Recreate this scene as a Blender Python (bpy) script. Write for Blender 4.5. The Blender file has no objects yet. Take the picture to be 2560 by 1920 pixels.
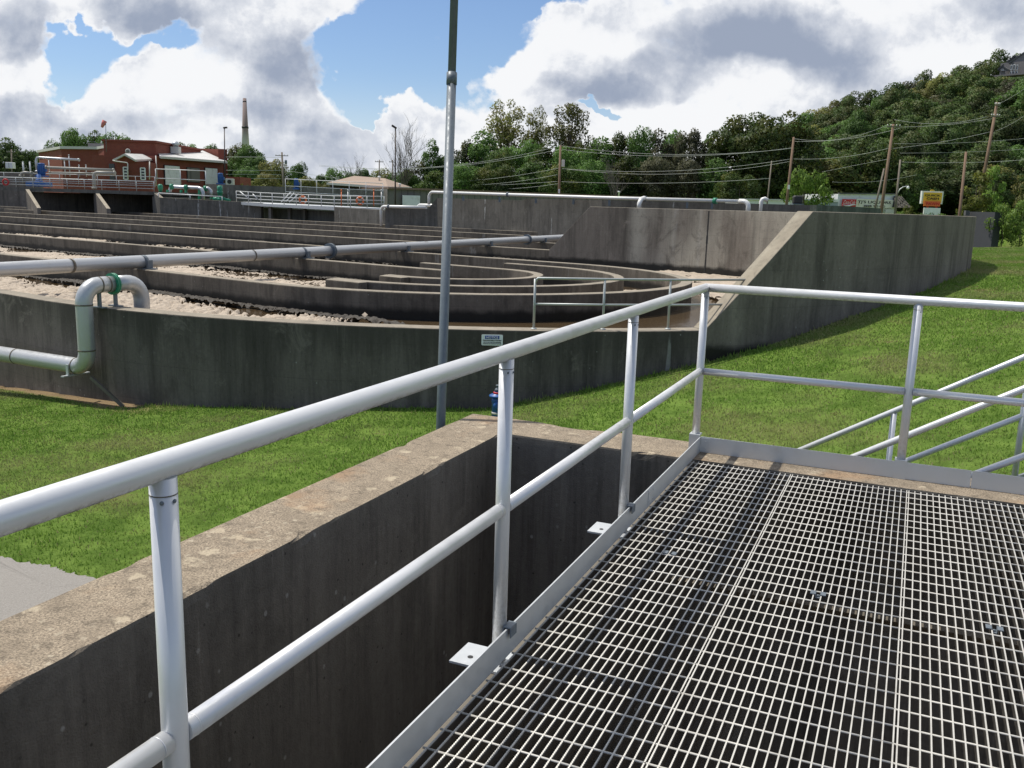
import bpy, math, random
import numpy as np
from mathutils import Vector, Matrix, noise as mnoise
random.seed(7); rng = np.random.default_rng(7)
SC = bpy.context.scene
COL = SC.collection
R_ = math.radians
# ---------------------------------------------------------------- survey (camera solved from the railing)
FPX = 2275.87; CAM = np.array([1.188, -5.708, 1.521]); YAW, PITCH, ROLL = -.4115, -.1938, .0284
def basis():
    cy, sy = math.cos(YAW), math.sin(YAW); cp, sp = math.cos(PITCH), math.sin(PITCH)
    f = np.array([sy*cp, cy*cp, sp]); r = np.array([cy, -sy, 0.]); u = np.cross(r, f)
    cr, sr = math.cos(ROLL), math.sin(ROLL)
    return cr*r+sr*u, -sr*r+cr*u, f
BR, BU, BF = basis(); S = 2560/2212
F0 = np.array([math.sin(YAW), math.cos(YAW), 0.]); R0 = np.array([math.cos(YAW), -math.sin(YAW), 0.])
def ray(x, y): return BF + BR*((x*S-1280)/FPX) - BU*((y*S-960)/FPX)
def at(x, y, D): return CAM + ray(x, y)*D
def atz(x, y, z):
    d = ray(x, y); return CAM + d*((z-CAM[2])/d[2])
def q1(x, y): return (.25*x, 172.8+.25*y)
def q2(x, y): return (432.1+.25*x, 172.8+.25*y)
def q3(x, y): return (864.1+.25*x, 172.8+.25*y)
def q4(x, y): return (1296.1+.25*x, 86.4+.25*y)
def q5(x, y): return (1728.1+.23955*x, 86.4+.23955*y)
def A(q, x, y, D): return at(*q(x, y), D)
# ---------------------------------------------------------------- mesh helpers
class MB:
    def __init__(s): s.v = []; s.f = []; s.sm = []
    def add(s, vs, fs, smooth=False):
        o = len(s.v); s.v += [tuple(map(float, v)) for v in vs]
        s.f += [tuple(i+o for i in f) for f in fs]; s.sm += [smooth]*len(fs); return s
    def hexa(s, p):  # 8 pts: bottom 4 ccw, top 4 ccw
        return s.add(p, [(3, 2, 1, 0), (4, 5, 6, 7), (0, 1, 5, 4), (1, 2, 6, 5), (2, 3, 7, 6), (3, 0, 4, 7)])
    def box(s, x0, x1, y0, y1, z0, z1):
        return s.hexa([(x0, y0, z0), (x1, y0, z0), (x1, y1, z0), (x0, y1, z0), (x0, y0, z1), (x1, y0, z1), (x1, y1, z1), (x0, y1, z1)])
    def obox(s, c, ax, ay, az, hx, hy, hz):
        c = np.array(c, float); ax, ay, az = [np.array(a, float)/np.linalg.norm(a) for a in (ax, ay, az)]
        P = []
        for sz in (-1, 1):
            for sx, sy in ((-1, -1), (1, -1), (1, 1), (-1, 1)):
                P.append(c+ax*hx*sx+ay*hy*sy+az*hz*sz)
        return s.hexa(P)
    def bar(s, p, q, w, h):
        p = np.array(p, float); q = np.array(q, float); d = q-p; L = np.linalg.norm(d); d /= L
        up = np.array([0, 0, 1.]) if abs(d[2]) < .95 else np.array([0, 1., 0])
        x = np.cross(d, up); x /= np.linalg.norm(x); y = np.cross(x, d)
        return s.obox((p+q)/2, x, y*-1, d, w/2, h/2, L/2)
    def prism(s, poly, z0, z1):
        a = sum(poly[i][0]*poly[(i+1) % len(poly)][1]-poly[(i+1) % len(poly)][0]*poly[i][1] for i in range(len(poly)))
        if a < 0: poly = poly[::-1]
        n = len(poly); z0 = z0 if hasattr(z0, '__len__') else [z0]*n; z1 = z1 if hasattr(z1, '__len__') else [z1]*n
        vs = [(p[0], p[1], z0[i]) for i, p in enumerate(poly)]+[(p[0], p[1], z1[i]) for i, p in enumerate(poly)]
        return s.add(vs, [tuple(range(n))[::-1], tuple(range(n, 2*n))]+[(i, (i+1) % n, (i+1) % n+n, i+n) for i in range(n)])
    def tube(s, pts, r, n=12, cap=True, smooth=True):
        pts = [np.array(p, float) for p in pts]; m = len(pts); rr = r if hasattr(r, '__len__') else [r]*m
        T = [pts[min(i+1, m-1)]-pts[max(i-1, 0)] for i in range(m)]; T = [t/np.linalg.norm(t) for t in T]
        up = np.array([0, 0, 1.]) if abs(T[0][2]) < .9 else np.array([1., 0, 0])
        x = np.cross(T[0], up); x /= np.linalg.norm(x); vs = []
        for i in range(m):
            x = x-T[i]*(x@T[i]); x /= np.linalg.norm(x); y = np.cross(T[i], x)
            for k in range(n):
                a = 2*math.pi*k/n; vs.append(pts[i]+(x*math.cos(a)+y*math.sin(a))*rr[i])
        fs = [(i*n+k, i*n+(k+1) % n, (i+1)*n+(k+1) % n, (i+1)*n+k) for i in range(m-1) for k in range(n)]
        s.add(vs, fs, smooth)
        if cap:
            o = len(s.v)-m*n
            s.f += [tuple(o+k for k in range(n))[::-1], tuple(o+(m-1)*n+k for k in range(n))]; s.sm += [False]*2
        return s
    def lathe(s, c, prof, n=20, axis=(0, 0, 1), smooth=True):
        c = np.array(c, float); ax = np.array(axis, float); ax /= np.linalg.norm(ax)
        t = np.array([1., 0, 0]) if abs(ax[0]) < .9 else np.array([0, 1., 0])
        x = np.cross(ax, t); x /= np.linalg.norm(x); y = np.cross(ax, x); m = len(prof)
        vs = [c+ax*h+(x*math.cos(2*math.pi*k/n)+y*math.sin(2*math.pi*k/n))*r for r, h in prof for k in range(n)]
        fs = [(i*n+k, i*n+(k+1) % n, (i+1)*n+(k+1) % n, (i+1)*n+k) for i in range(m-1) for k in range(n)]
        s.add(vs, fs, smooth); o = len(s.v)-m*n
        s.f += [tuple(o+k for k in range(n))[::-1], tuple(o+(m-1)*n+k for k in range(n))]; s.sm += [False]*2
        return s
    def wall(s, pts, th, zt, zb, closed=False, side=1):
        # strip wall: pts on its reference face, thickness th to the left of travel
        n = len(pts); P = np.array([p[:2] for p in pts], float)
        zt = zt if hasattr(zt, '__len__') else [zt]*n; zb = zb if hasattr(zb, '__len__') else [zb]*n
        N = []
        for i in range(n):
            t = P[min(i+1, n-1)]-P[max(i-1, 0)]; t /= np.linalg.norm(t); N.append(np.array([-t[1], t[0]])*side)
        Q = P+np.array(N)*th; vs = []
        for i in range(n): vs += [(P[i][0], P[i][1], zb[i]), (Q[i][0], Q[i][1], zb[i]), (Q[i][0], Q[i][1], zt[i]), (P[i][0], P[i][1], zt[i])]
        fs = []
        for i in range(n-1):
            a, b = 4*i, 4*i+4
            for k in range(4):
                q = (a+k, a+(k+1) % 4, b+(k+1) % 4, b+k); fs.append(q if side > 0 else q[::-1])
        e = [(3, 2, 1, 0), tuple(4*n-4+k for k in range(4))]
        fs += e if side > 0 else [x[::-1] for x in e]
        return s.add(vs, fs)
    def build(s, name, mat, parent=None, bevel=0, seg=2):
        me = bpy.data.meshes.new(name); off = np.array(parent.location) if parent is not None and parent.get('_root') else None
        if parent is not None and off is None: off = np.array(parent.get('_off', (0, 0, 0)))
        v = s.v
        if off is not None: v = [(a[0]-off[0], a[1]-off[1], a[2]-off[2]) for a in s.v]
        me.from_pydata(v, [], s.f); me.polygons.foreach_set('use_smooth', s.sm)
        me.materials.append(mat); me.update()
        o = bpy.data.objects.new(name, me); COL.objects.link(o)
        if parent is not None: o.parent = parent; o['_off'] = tuple(float(t) for t in off)
        if bevel:
            b = o.modifiers.new('bevel', 'BEVEL'); b.width = bevel; b.segments = seg; b.limit_method = 'ANGLE'; b.angle_limit = R_(35)
        return o
def npmesh(name, V, F, mat, smooth=False, nv=4):
    me = bpy.data.meshes.new(name); V = np.ascontiguousarray(V, np.float32); F = np.ascontiguousarray(F, np.int32)
    me.vertices.add(len(V)); me.vertices.foreach_set('co', V.ravel())
    me.loops.add(F.size); me.loops.foreach_set('vertex_index', F.ravel())
    me.polygons.add(len(F)); me.polygons.foreach_set('loop_start', np.arange(0, F.size, nv, dtype=np.int32))
    me.polygons.foreach_set('loop_total', np.full(len(F), nv, np.int32)); me.polygons.foreach_set('use_smooth', np.full(len(F), smooth))
    me.update(calc_edges=True); me.validate(); me.materials.append(mat); return me
def link(name, me, parent=None):
    o = bpy.data.objects.new(name, me); COL.objects.link(o)
    if parent is not None: o.parent = parent
    return o
def tag(o, label, cat, group=None):
    o['label'] = label; o['category'] = cat
    if group: o['group'] = group
    return o
def thing(name, loc, label, cat, group=None):
    o = bpy.data.objects.new(name, None); o.empty_display_size = .2; COL.objects.link(o)
    o.location = [float(t) for t in loc]; o['_root'] = 1; return tag(o, label, cat, group)
def struct(o, kind='structure'): o['kind'] = kind; return o
def copy_thing(root, loc=None, label=None):
    r = root.copy(); COL.objects.link(r)
    if loc is not None: r.location = [float(t) for t in loc]
    if label: r['label'] = label
    for ch in list(root.children):
        c = ch.copy(); COL.objects.link(c); c.parent = r
        for g in list(ch.children):
            d = g.copy(); COL.objects.link(d); d.parent = c
    return r
# ---------------------------------------------------------------- material helpers
class NT:
    def __init__(s, nt): s.nt = nt; s.N = nt.nodes; s.L = nt.links
    def n(s, t, **k):
        x = s.N.new(t)
        for a, b in k.items(): setattr(x, a, b)
        return x
    def put(s, sock, v):
        if isinstance(v, bpy.types.NodeSocket): s.L.new(v, sock)
        elif v is not None:
            if sock.type == 'RGBA' and len(v) == 3: v = (*v, 1)
            sock.default_value = v
    def m(s, op, a, b=None, c=None, clamp=False):
        x = s.n('ShaderNodeMath', operation=op, use_clamp=clamp); s.put(x.inputs[0], a)
        if b is not None: s.put(x.inputs[1], b)
        if c is not None: s.put(x.inputs[2], c)
        return x.outputs[0]
    def vm(s, op, a, b=None, c=None):
        x = s.n('ShaderNodeVectorMath', operation=op); s.put(x.inputs[0], a)
        if b is not None: s.put(x.inputs[3] if op == 'SCALE' else x.inputs[1], b)
        if c is not None: s.put(x.inputs[2], c)
        return x.outputs['Value'] if op in ('DOT_PRODUCT', 'LENGTH', 'DISTANCE') else x.outputs[0]
    def noise(s, vec, scale, detail=4, rough=.55, dist=0., col=False):
        x = s.n('ShaderNodeTexNoise'); s.put(x.inputs['Vector'], vec); x.inputs['Scale'].default_value = scale
        x.inputs['Detail'].default_value = detail; x.inputs['Roughness'].default_value = rough; x.inputs['Distortion'].default_value = dist
        return x.outputs['Color' if col else 'Fac']
    def ramp(s, v, lo, hi, a=0., b=1., smooth=True):
        x = s.n('ShaderNodeMapRange', interpolation_type='SMOOTHSTEP' if smooth else 'LINEAR')
        for i, k in enumerate((v, lo, hi, a, b)): s.put(x.inputs[i], k)
        return x.outputs[0]
    def mix(s, f, a, b, mode='MIX'):
        x = s.n('ShaderNodeMix', data_type='RGBA', blend_type=mode, clamp_factor=True)
        s.put(x.inputs[0], f); s.put(x.inputs[6], a); s.put(x.inputs[7], b); return x.outputs[2]
    def pos(s, sc=None):
        p = s.n('ShaderNodeNewGeometry').outputs['Position']
        return s.vm('MULTIPLY', p, sc) if sc else p
    def bump(s, h, st, dist=.02, nrm=None):
        x = s.n('ShaderNodeBump'); x.inputs['Strength'].default_value = st; x.inputs['Distance'].default_value = dist
        s.put(x.inputs['Height'], h)
        if nrm is not None: s.put(x.inputs['Normal'], nrm)
        return x.outputs[0]
def mat(name, col=(.5, .5, .5), rough=.6, metal=0., fn=None, spec=.5):
    m = bpy.data.materials.new(name); m.use_nodes = True; t = NT(m.node_tree); b = t.N['Principled BSDF']
    b.inputs['Roughness'].default_value = rough; b.inputs['Metallic'].default_value = metal
    b.inputs['Base Color'].default_value = (*col, 1); b.inputs['Specular IOR Level'].default_value = spec
    if fn: fn(t, b)
    return m
def paint(name, col, rough=.5, metal=0., var=.12, scale=3., dirt=None, dscale=1.2):
    def fn(t, b):
        p = t.pos(); n = t.noise(p, scale, 5); c = t.mix(n, tuple(x*(1-var) for x in col), tuple(min(1, x*(1+var)) for x in col))
        if dirt: c = t.mix(t.ramp(t.noise(p, dscale, 7, .65), .5, .75, 0, .7), c, dirt)
        t.put(b.inputs['Base Color'], c); t.put(b.inputs['Roughness'], t.ramp(n, .2, .8, rough-.06, rough+.08))
    return mat(name, col, rough, metal, fn)
def concrete(name, base=(.17, .165, .15), top=(.32, .28, .22), wet=None, streak=.75, leak=.0, aggregate=False, light=None, lines=True, topdark=None, fs=.3):
    def fn(t, b):
        p = t.pos(); g = t.n('ShaderNodeNewGeometry'); sep = t.n('ShaderNodeSeparateXYZ'); t.put(sep.inputs[0], g.outputs['Normal'])
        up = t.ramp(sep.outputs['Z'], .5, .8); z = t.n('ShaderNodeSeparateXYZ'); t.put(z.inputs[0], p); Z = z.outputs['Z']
        big = t.noise(p, .45, 5, .6); ps = t.pos((1.5, 1.5, .14)); st = t.noise(ps, 1.0, 9, .72, .25)
        st2 = t.noise(t.pos((7, 7, .9)), 1., 7, .7); fine = t.noise(p, 22, 6, .7)
        c = t.mix(big, tuple(x*.62 for x in base), tuple(x*1.3 for x in base))
        c = t.mix(t.ramp(st, .42, .70, 0, streak), c, tuple(x*.28 for x in base))
        c = t.mix(t.m('MULTIPLY', t.ramp(st2, .50, .72, 0, .55), t.ramp(t.noise(p, .8, 4), .38, .6)), c, tuple(x*.45 for x in base))
        c = t.mix(t.ramp(t.noise(t.pos((1.7, 1.7, .5)), 1.3, 5, .6), .56, .72, 0, .5), c, tuple(x*1.55 for x in base))
        if topdark is not None:   # run-off staining below the coping
            zz = t.m('ADD', Z, t.m('MULTIPLY', t.m('SUBTRACT', st, .5), 2.2)); c = t.mix(t.ramp(zz, topdark-.75, topdark-.05, 0, .62), c, tuple(x*.30 for x in base))
        if light:   # paler patches inside; weathering and shade of the outer face put into colour
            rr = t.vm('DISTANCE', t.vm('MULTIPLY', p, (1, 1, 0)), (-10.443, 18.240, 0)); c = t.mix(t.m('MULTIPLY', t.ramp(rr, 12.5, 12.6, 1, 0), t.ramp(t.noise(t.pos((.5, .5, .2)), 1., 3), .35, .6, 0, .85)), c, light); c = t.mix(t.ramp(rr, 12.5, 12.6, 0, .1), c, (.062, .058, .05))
        if lines:   # faint horizontal pour joints
            w = t.m('FRACT', t.m('MULTIPLY', t.m('ADD', Z, t.m('MULTIPLY', big, .03)), 1.64)); w = t.m('ABSOLUTE', t.m('SUBTRACT', w, .5))
            c = t.mix(t.ramp(w, .485, .5, 0, .35), c, tuple(x*.4 for x in base))
        s3 = t.noise(t.pos((11, 11, .5)), 1., 6, .7); c = t.mix(t.m('MULTIPLY', t.ramp(s3, .5, .66, 0, fs), t.ramp(t.noise(p, .7, 3), .4, .6, .25, 1)), c, tuple(x*.35 for x in base)); c = t.mix(t.m('MULTIPLY', t.ramp(s3, .34, .46, fs*.8, 0), t.ramp(t.noise(t.vm('ADD', p, (9, 9, 9)), .6, 3), .4, .6)), c, tuple(x*1.7 for x in base))
        bl = t.noise(t.pos((1, 1, .8)), 1.6, 9, .75, .6); c = t.mix(t.ramp(bl, .5, .68, 0, .6), c, tuple(x*.45 for x in base)); c = t.mix(t.ramp(bl, .30, .44, .5, 0), c, tuple(x*1.55 for x in base))
        pit_ = t.n('ShaderNodeTexVoronoi'); t.put(pit_.inputs['Vector'], p); pit_.inputs['Scale'].default_value = 13; c = t.mix(t.m('MULTIPLY', t.ramp(pit_.outputs['Distance'], .06, .12, .8, 0), t.ramp(t.noise(p, 3, 3), .45, .55)), c, tuple(x*.2 for x in base))
        # pale specks and chips
        vo = t.n('ShaderNodeTexVoronoi'); t.put(vo.inputs['Vector'], t.pos((5, 5, 4))); vo.inputs['Scale'].default_value = 1.6
        sp = t.m('MULTIPLY', t.ramp(vo.outputs['Distance'], .05, .11, 1, 0), t.ramp(t.noise(p, .9, 3), .5, .6))
        c = t.mix(t.m('MULTIPLY', sp, .7), c, (.36, .36, .33))
        if leak:
            lk = t.ramp(t.noise(t.pos((1.6, 1.6, .07)), 1., 2, .5, .4), .685, .70, 0, 1)
            lk = t.m('MULTIPLY', lk, t.ramp(t.noise(t.pos((9, 9, 3)), 1., 4), .4, .6)); c = t.mix(t.m('MULTIPLY', lk, leak), c, (.5, .5, .47))
        if wet is not None:
            wl = t.m('ADD', Z, t.m('MULTIPLY', t.m('SUBTRACT', t.noise(p, 2.5, 4), .5), .22))
            c = t.mix(t.ramp(wl, wet, wet+.16, .93, 0), c, (.012, .011, .009))
            t.put(b.inputs['Roughness'], t.ramp(wl, wet, wet+.1, .45, .9))
        fv = t.mix(fine, (.6, .6, .6), (1.35, 1.35, 1.35)); c = t.mix(.75, c, t.mix(1, c, fv, 'MULTIPLY'))
        # horizontal faces: tan weathered screed with lichen
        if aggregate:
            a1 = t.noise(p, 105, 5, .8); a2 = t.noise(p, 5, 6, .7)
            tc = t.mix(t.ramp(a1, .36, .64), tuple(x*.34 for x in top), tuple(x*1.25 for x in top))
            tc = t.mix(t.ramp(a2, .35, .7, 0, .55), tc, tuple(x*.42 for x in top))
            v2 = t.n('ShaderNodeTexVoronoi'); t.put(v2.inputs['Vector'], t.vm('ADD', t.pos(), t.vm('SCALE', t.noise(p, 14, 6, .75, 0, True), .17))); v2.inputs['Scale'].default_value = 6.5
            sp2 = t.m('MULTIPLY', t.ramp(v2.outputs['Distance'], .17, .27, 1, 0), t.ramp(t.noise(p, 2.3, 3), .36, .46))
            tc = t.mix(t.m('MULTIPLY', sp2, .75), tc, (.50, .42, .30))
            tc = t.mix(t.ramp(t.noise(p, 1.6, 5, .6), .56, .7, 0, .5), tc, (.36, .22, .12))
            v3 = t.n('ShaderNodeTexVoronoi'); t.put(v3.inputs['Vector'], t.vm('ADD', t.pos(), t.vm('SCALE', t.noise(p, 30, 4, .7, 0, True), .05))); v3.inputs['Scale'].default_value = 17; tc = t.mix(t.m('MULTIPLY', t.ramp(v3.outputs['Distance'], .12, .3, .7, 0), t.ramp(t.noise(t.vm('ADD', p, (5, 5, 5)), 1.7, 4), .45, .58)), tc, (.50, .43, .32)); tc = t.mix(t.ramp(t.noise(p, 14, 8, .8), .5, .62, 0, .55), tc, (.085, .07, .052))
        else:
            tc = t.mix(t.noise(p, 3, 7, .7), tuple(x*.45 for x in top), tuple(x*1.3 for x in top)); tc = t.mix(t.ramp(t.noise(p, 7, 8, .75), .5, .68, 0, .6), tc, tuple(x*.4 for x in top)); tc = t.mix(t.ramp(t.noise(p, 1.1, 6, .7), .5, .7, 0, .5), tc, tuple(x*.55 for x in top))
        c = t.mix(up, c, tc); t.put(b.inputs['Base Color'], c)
        h = t.m('ADD', t.m('MULTIPLY', fine, .6), t.m('MULTIPLY', t.noise(p, 110, 3, .7), .35 if not aggregate else .8))
        t.put(b.inputs['Normal'], t.bump(h, .7 if aggregate else .5, .012))
    return mat(name, base, .9, 0, fn, .25)
M = {}
M['conc'] = concrete('weathered_concrete', wet=-.86)
M['conc_low'] = concrete('stained_tank_concrete', base=(.165, .142, .112), wet=-.80, leak=.25, lines=True)
M['conc_out'] = concrete('weathered_outer_concrete', base=(.162, .142, .122), leak=.4, topdark=-.36)
M['conc_far'] = concrete('far_tank_concrete', base=(.175, .162, .138), leak=.9, streak=.6)
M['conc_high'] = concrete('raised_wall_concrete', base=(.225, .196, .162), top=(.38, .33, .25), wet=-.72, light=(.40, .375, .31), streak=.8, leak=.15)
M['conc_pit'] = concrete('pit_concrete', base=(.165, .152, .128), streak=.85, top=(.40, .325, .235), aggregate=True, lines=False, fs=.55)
def rail_fn(base, r0, dirt):
    def fn(t, b):
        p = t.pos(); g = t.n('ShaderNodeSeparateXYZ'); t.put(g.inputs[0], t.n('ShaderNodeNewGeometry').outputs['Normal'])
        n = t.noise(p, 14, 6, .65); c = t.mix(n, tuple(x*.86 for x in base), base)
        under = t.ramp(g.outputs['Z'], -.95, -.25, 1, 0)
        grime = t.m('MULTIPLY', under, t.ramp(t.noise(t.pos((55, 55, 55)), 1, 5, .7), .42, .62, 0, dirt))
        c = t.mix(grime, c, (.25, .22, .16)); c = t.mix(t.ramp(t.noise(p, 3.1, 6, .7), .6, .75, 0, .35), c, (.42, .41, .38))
        t.put(b.inputs['Base Color'], c); t.put(b.inputs['Roughness'], t.ramp(n, .3, .7, r0, r0+.14))
    return fn
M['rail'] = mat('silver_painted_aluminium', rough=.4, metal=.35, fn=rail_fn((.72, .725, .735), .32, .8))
M['toe'] = mat('mill_aluminium_plate', rough=.45, metal=.55, fn=rail_fn((.62, .64, .65), .42, .5))
M['galv'] = mat('galvanised_steel', rough=.6, metal=.1, fn=lambda t, b: (
    t.put(b.inputs['Base Color'], t.mix(t.noise(t.pos((40, 40, 18)), 1, 5, .7), (.085, .105, .125), (.17, .20, .225))), t.put(b.inputs['Roughness'], t.ramp(t.noise(t.pos(), 30, 3), .3, .7, .42, .65))))
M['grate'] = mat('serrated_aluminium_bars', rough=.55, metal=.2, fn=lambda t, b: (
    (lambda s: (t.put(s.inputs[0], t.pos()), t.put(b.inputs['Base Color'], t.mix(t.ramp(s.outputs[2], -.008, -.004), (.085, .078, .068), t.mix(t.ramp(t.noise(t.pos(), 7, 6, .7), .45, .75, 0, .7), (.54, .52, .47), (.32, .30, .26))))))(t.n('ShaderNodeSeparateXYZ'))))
M['tank_rail'] = paint('dull_aluminium_tube', (.42, .44, .43), .5, .5, .2, 9)
M['far_rail'] = paint('pale_aluminium_tube', (.60, .61, .60), .5, .3, .1, 5)
M['pipe'] = mat('silver_coated_pipe', rough=.4, metal=.45, fn=rail_fn((.52, .53, .54), .32, .9))
M['white_pipe'] = paint('white_coated_pipe', (.74, .73, .69), .4, .1, .08, 4)
M['green'] = paint('green_enamel', (.02, .22, .12), .45, 0, .25, 8)
M['blue'] = paint('blue_enamel', (.015, .09, .30), .4, 0, .3, 8)
M['seam'] = paint('weld_band', (.16, .14, .11), .7, .3, .3, 20)
M['black'] = paint('black_paint', (.02, .019, .018), .5, 0, .3, 6)
M['bronze'] = paint('dark_bronze_paint', (.035, .025, .02), .5, .2, .3, 6)
M['plant_pipe'] = paint('weathered_cream_pipe', (.30, .29, .25), .5, .1, .2, 3)
M['notice'] = paint('notice_plate_white', (.86, .87, .86), .4, 0, .03, 2)
M['white'] = paint('white_paint', (.75, .75, .73), .5, 0, .06, 2, (.5, .48, .43))
M['offwhite'] = paint('stained_white_board', (.72, .68, .56), .6, 0, .12, 1.5, (.45, .30, .14), 1.1)
M['red'] = paint('red_paint', (.52, .02, .02), .5, 0, .15, 2)
M['orange'] = paint('orange_vinyl', (.75, .16, .03), .5, 0, .15, 3)
M['yellow'] = paint('yellow_sign_face', (.80, .47, .03), .5, 0, .12, 1)
M['ink'] = paint('black_lettering', (.012, .012, .014), .6, 0, .1, 3)
M['signblue'] = paint('blue_sign_panel', (.01, .05, .33), .5, 0, .1, 30)
M['wire'] = paint('pale_wire', (.40, .42, .40), .6, .2, .1, 3)
M['wood'] = mat('weathered_pole_wood', rough=.85, fn=lambda t, b: t.put(b.inputs['Base Color'], t.mix(t.noise(t.pos((5, 5, .35)), 1, 6, .7), (.08, .045, .028), (.27, .175, .11))))
M['wood_grey'] = mat('grey_pole_wood', rough=.9, fn=lambda t, b: t.put(b.inputs['Base Color'], t.mix(t.noise(t.pos((5, 5, .35)), 1, 6, .7), (.08, .065, .05), (.27, .23, .18))))
M['bark'] = mat('tree_bark', rough=.95, fn=lambda t, b: t.put(b.inputs['Base Color'], t.mix(t.noise(t.pos((6, 6, 1.5)), 1, 6, .7), (.04, .032, .022), (.17, .14, .10))))
M['pale_bark'] = mat('bare_branch_bark', rough=.95, fn=lambda t, b: t.put(b.inputs['Base Color'], t.mix(t.noise(t.pos(), 1, 5, .7), (.07, .06, .05), (.20, .17, .14))))
def brick_fn(t, b):
    p = t.pos(); s = t.n('ShaderNodeSeparateXYZ'); t.put(s.inputs[0], p); cmb = t.n('ShaderNodeCombineXYZ')
    t.put(cmb.inputs[0], t.m('ADD', s.outputs[0], t.m('MULTIPLY', s.outputs[1], .7))); t.put(cmb.inputs[1], s.outputs[2])
    br = t.n('ShaderNodeTexBrick'); t.put(br.inputs['Vector'], cmb.outputs[0]); br.inputs['Scale'].default_value = 1.6
    br.inputs['Color1'].default_value = (.235, .062, .04, 1); br.inputs['Color2'].default_value = (.18, .05, .034, 1); br.inputs['Mortar'].default_value = (.22, .11, .085, 1)
    c = t.mix(t.ramp(t.noise(p, .35, 5), .4, .7, 0, .5), br.outputs['Color'], (.18, .04, .028)); t.put(b.inputs['Base Color'], c)
M['brick'] = mat('red_brick', rough=.85, fn=brick_fn, spec=.2)
M['metal_roof'] = paint('white_metal_roof', (.60, .59, .56), .45, .1, .1, .5)
M['trim'] = paint('cream_trim', (.55, .53, .48), .5, 0, .1, 1)
M['glass'] = paint('dark_window_glass', (.03, .035, .045), .15, 0, .2, 1)
M['shingle'] = paint('tan_shingles', (.33, .25, .19), .9, 0, .25, 6)
M['brown_wall'] = paint('dark_brown_block', (.05, .036, .03), .9, 0, .25, 4)
def siding_fn(t, b):
    p = t.pos(); s = t.n('ShaderNodeSeparateXYZ'); t.put(s.inputs[0], p)
    f = t.m('ABSOLUTE', t.m('SUBTRACT', t.m('FRACT', t.m('MULTIPLY', t.m('ADD', s.outputs[0], t.m('MULTIPLY', s.outputs[1], .3)), 1.6)), .5))
    t.put(b.inputs['Base Color'], t.mix(t.ramp(f, .38, .46), (.17, .155, .135), (.10, .092, .08)))
M['siding'] = mat('grey_ribbed_siding', rough=.6, fn=siding_fn)
M['roof_trim'] = paint('brown_roof_edge', (.20, .13, .09), .7, 0, .15, 2)
M['dark_roof'] = paint('dark_roofing', (.10, .10, .10), .9, 0, .2, 1)
M['grey_house'] = paint('grey_clapboard', (.17, .16, .16), .8, 0, .15, 1)
M['stack'] = mat('stained_chimney_concrete', rough=.9, fn=lambda t, b: (lambda s: (t.put(s.inputs[0], t.pos()), t.put(b.inputs['Base Color'],
    t.mix(t.ramp(t.m('ADD', s.outputs[2], t.m('MULTIPLY', t.noise(t.pos((.1, .1, .02)), 1, 4), 14)), 72, 92), (.50, .47, .43), (.24, .18, .165)))))(t.n('ShaderNodeSeparateXYZ')))
def leaf(name, dark, lightc, yel=None, tr=.35):
    def fn(t, b):
        g = t.n('ShaderNodeNewGeometry'); oi = t.n('ShaderNodeObjectInfo'); c = t.mix(g.outputs['Random Per Island'], dark, lightc)
        n = t.noise(t.vm('ADD', t.pos(), t.vm('SCALE', oi.outputs['Location'], .3)), .35, 3)
        if yel: c = t.mix(t.ramp(n, .45, .65, 0, .8), c, yel)
        v = t.ramp(oi.outputs['Random'], 0, 1, .6, 1.45, False); c = t.mix(1, c, t.vm('SCALE', (1., 1., 1.), v), 'MULTIPLY')
        t.put(b.inputs['Base Color'], c)
        tl = t.n('ShaderNodeBsdfTranslucent'); t.put(tl.inputs[0], c); mx = t.n('ShaderNodeMixShader'); mx.inputs[0].default_value = tr
        t.L.new(b.outputs[0], mx.inputs[1]); t.L.new(tl.outputs[0], mx.inputs[2]); t.L.new(mx.outputs[0], t.N['Material Output'].inputs[0])
    return mat(name, rough=.6, fn=fn, spec=.3)
M['leaf'] = leaf('green_leaves', (.05, .11, .022), (.115, .205, .045))
M['leaf_olive'] = leaf('olive_leaves', (.09, .11, .025), (.24, .25, .07), (.20, .18, .06))
M['leaf_dark'] = leaf('dark_leaves', (.028, .058, .012), (.08, .125, .026), (.115, .12, .022))
M['leaf_hill'] = leaf('hillside_leaves', (.032, .062, .016), (.09, .145, .036), (.10, .105, .036))
M['leaf_brown'] = leaf('dull_brown_leaves', (.065, .07, .035), (.13, .13, .07))
M['leaf_bright'] = leaf('bright_leaves', (.07, .14, .02), (.20, .30, .055))
M['leaf_yellow'] = leaf('yellow_green_leaves', (.08, .11, .015), (.25, .27, .05))
# ---------------------------------------------------------------- camera
cam = bpy.data.cameras.new('camera'); co = bpy.data.objects.new('camera', cam); COL.objects.link(co)
cam.sensor_width = 36; cam.lens = FPX/2560*36; cam.clip_start = .05; cam.clip_end = 6000
co.matrix_world = Matrix([(BR[0], BU[0], -BF[0], CAM[0]), (BR[1], BU[1], -BF[1], CAM[1]), (BR[2], BU[2], -BF[2], CAM[2]), (0, 0, 0, 1)])
SC.camera = co
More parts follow.
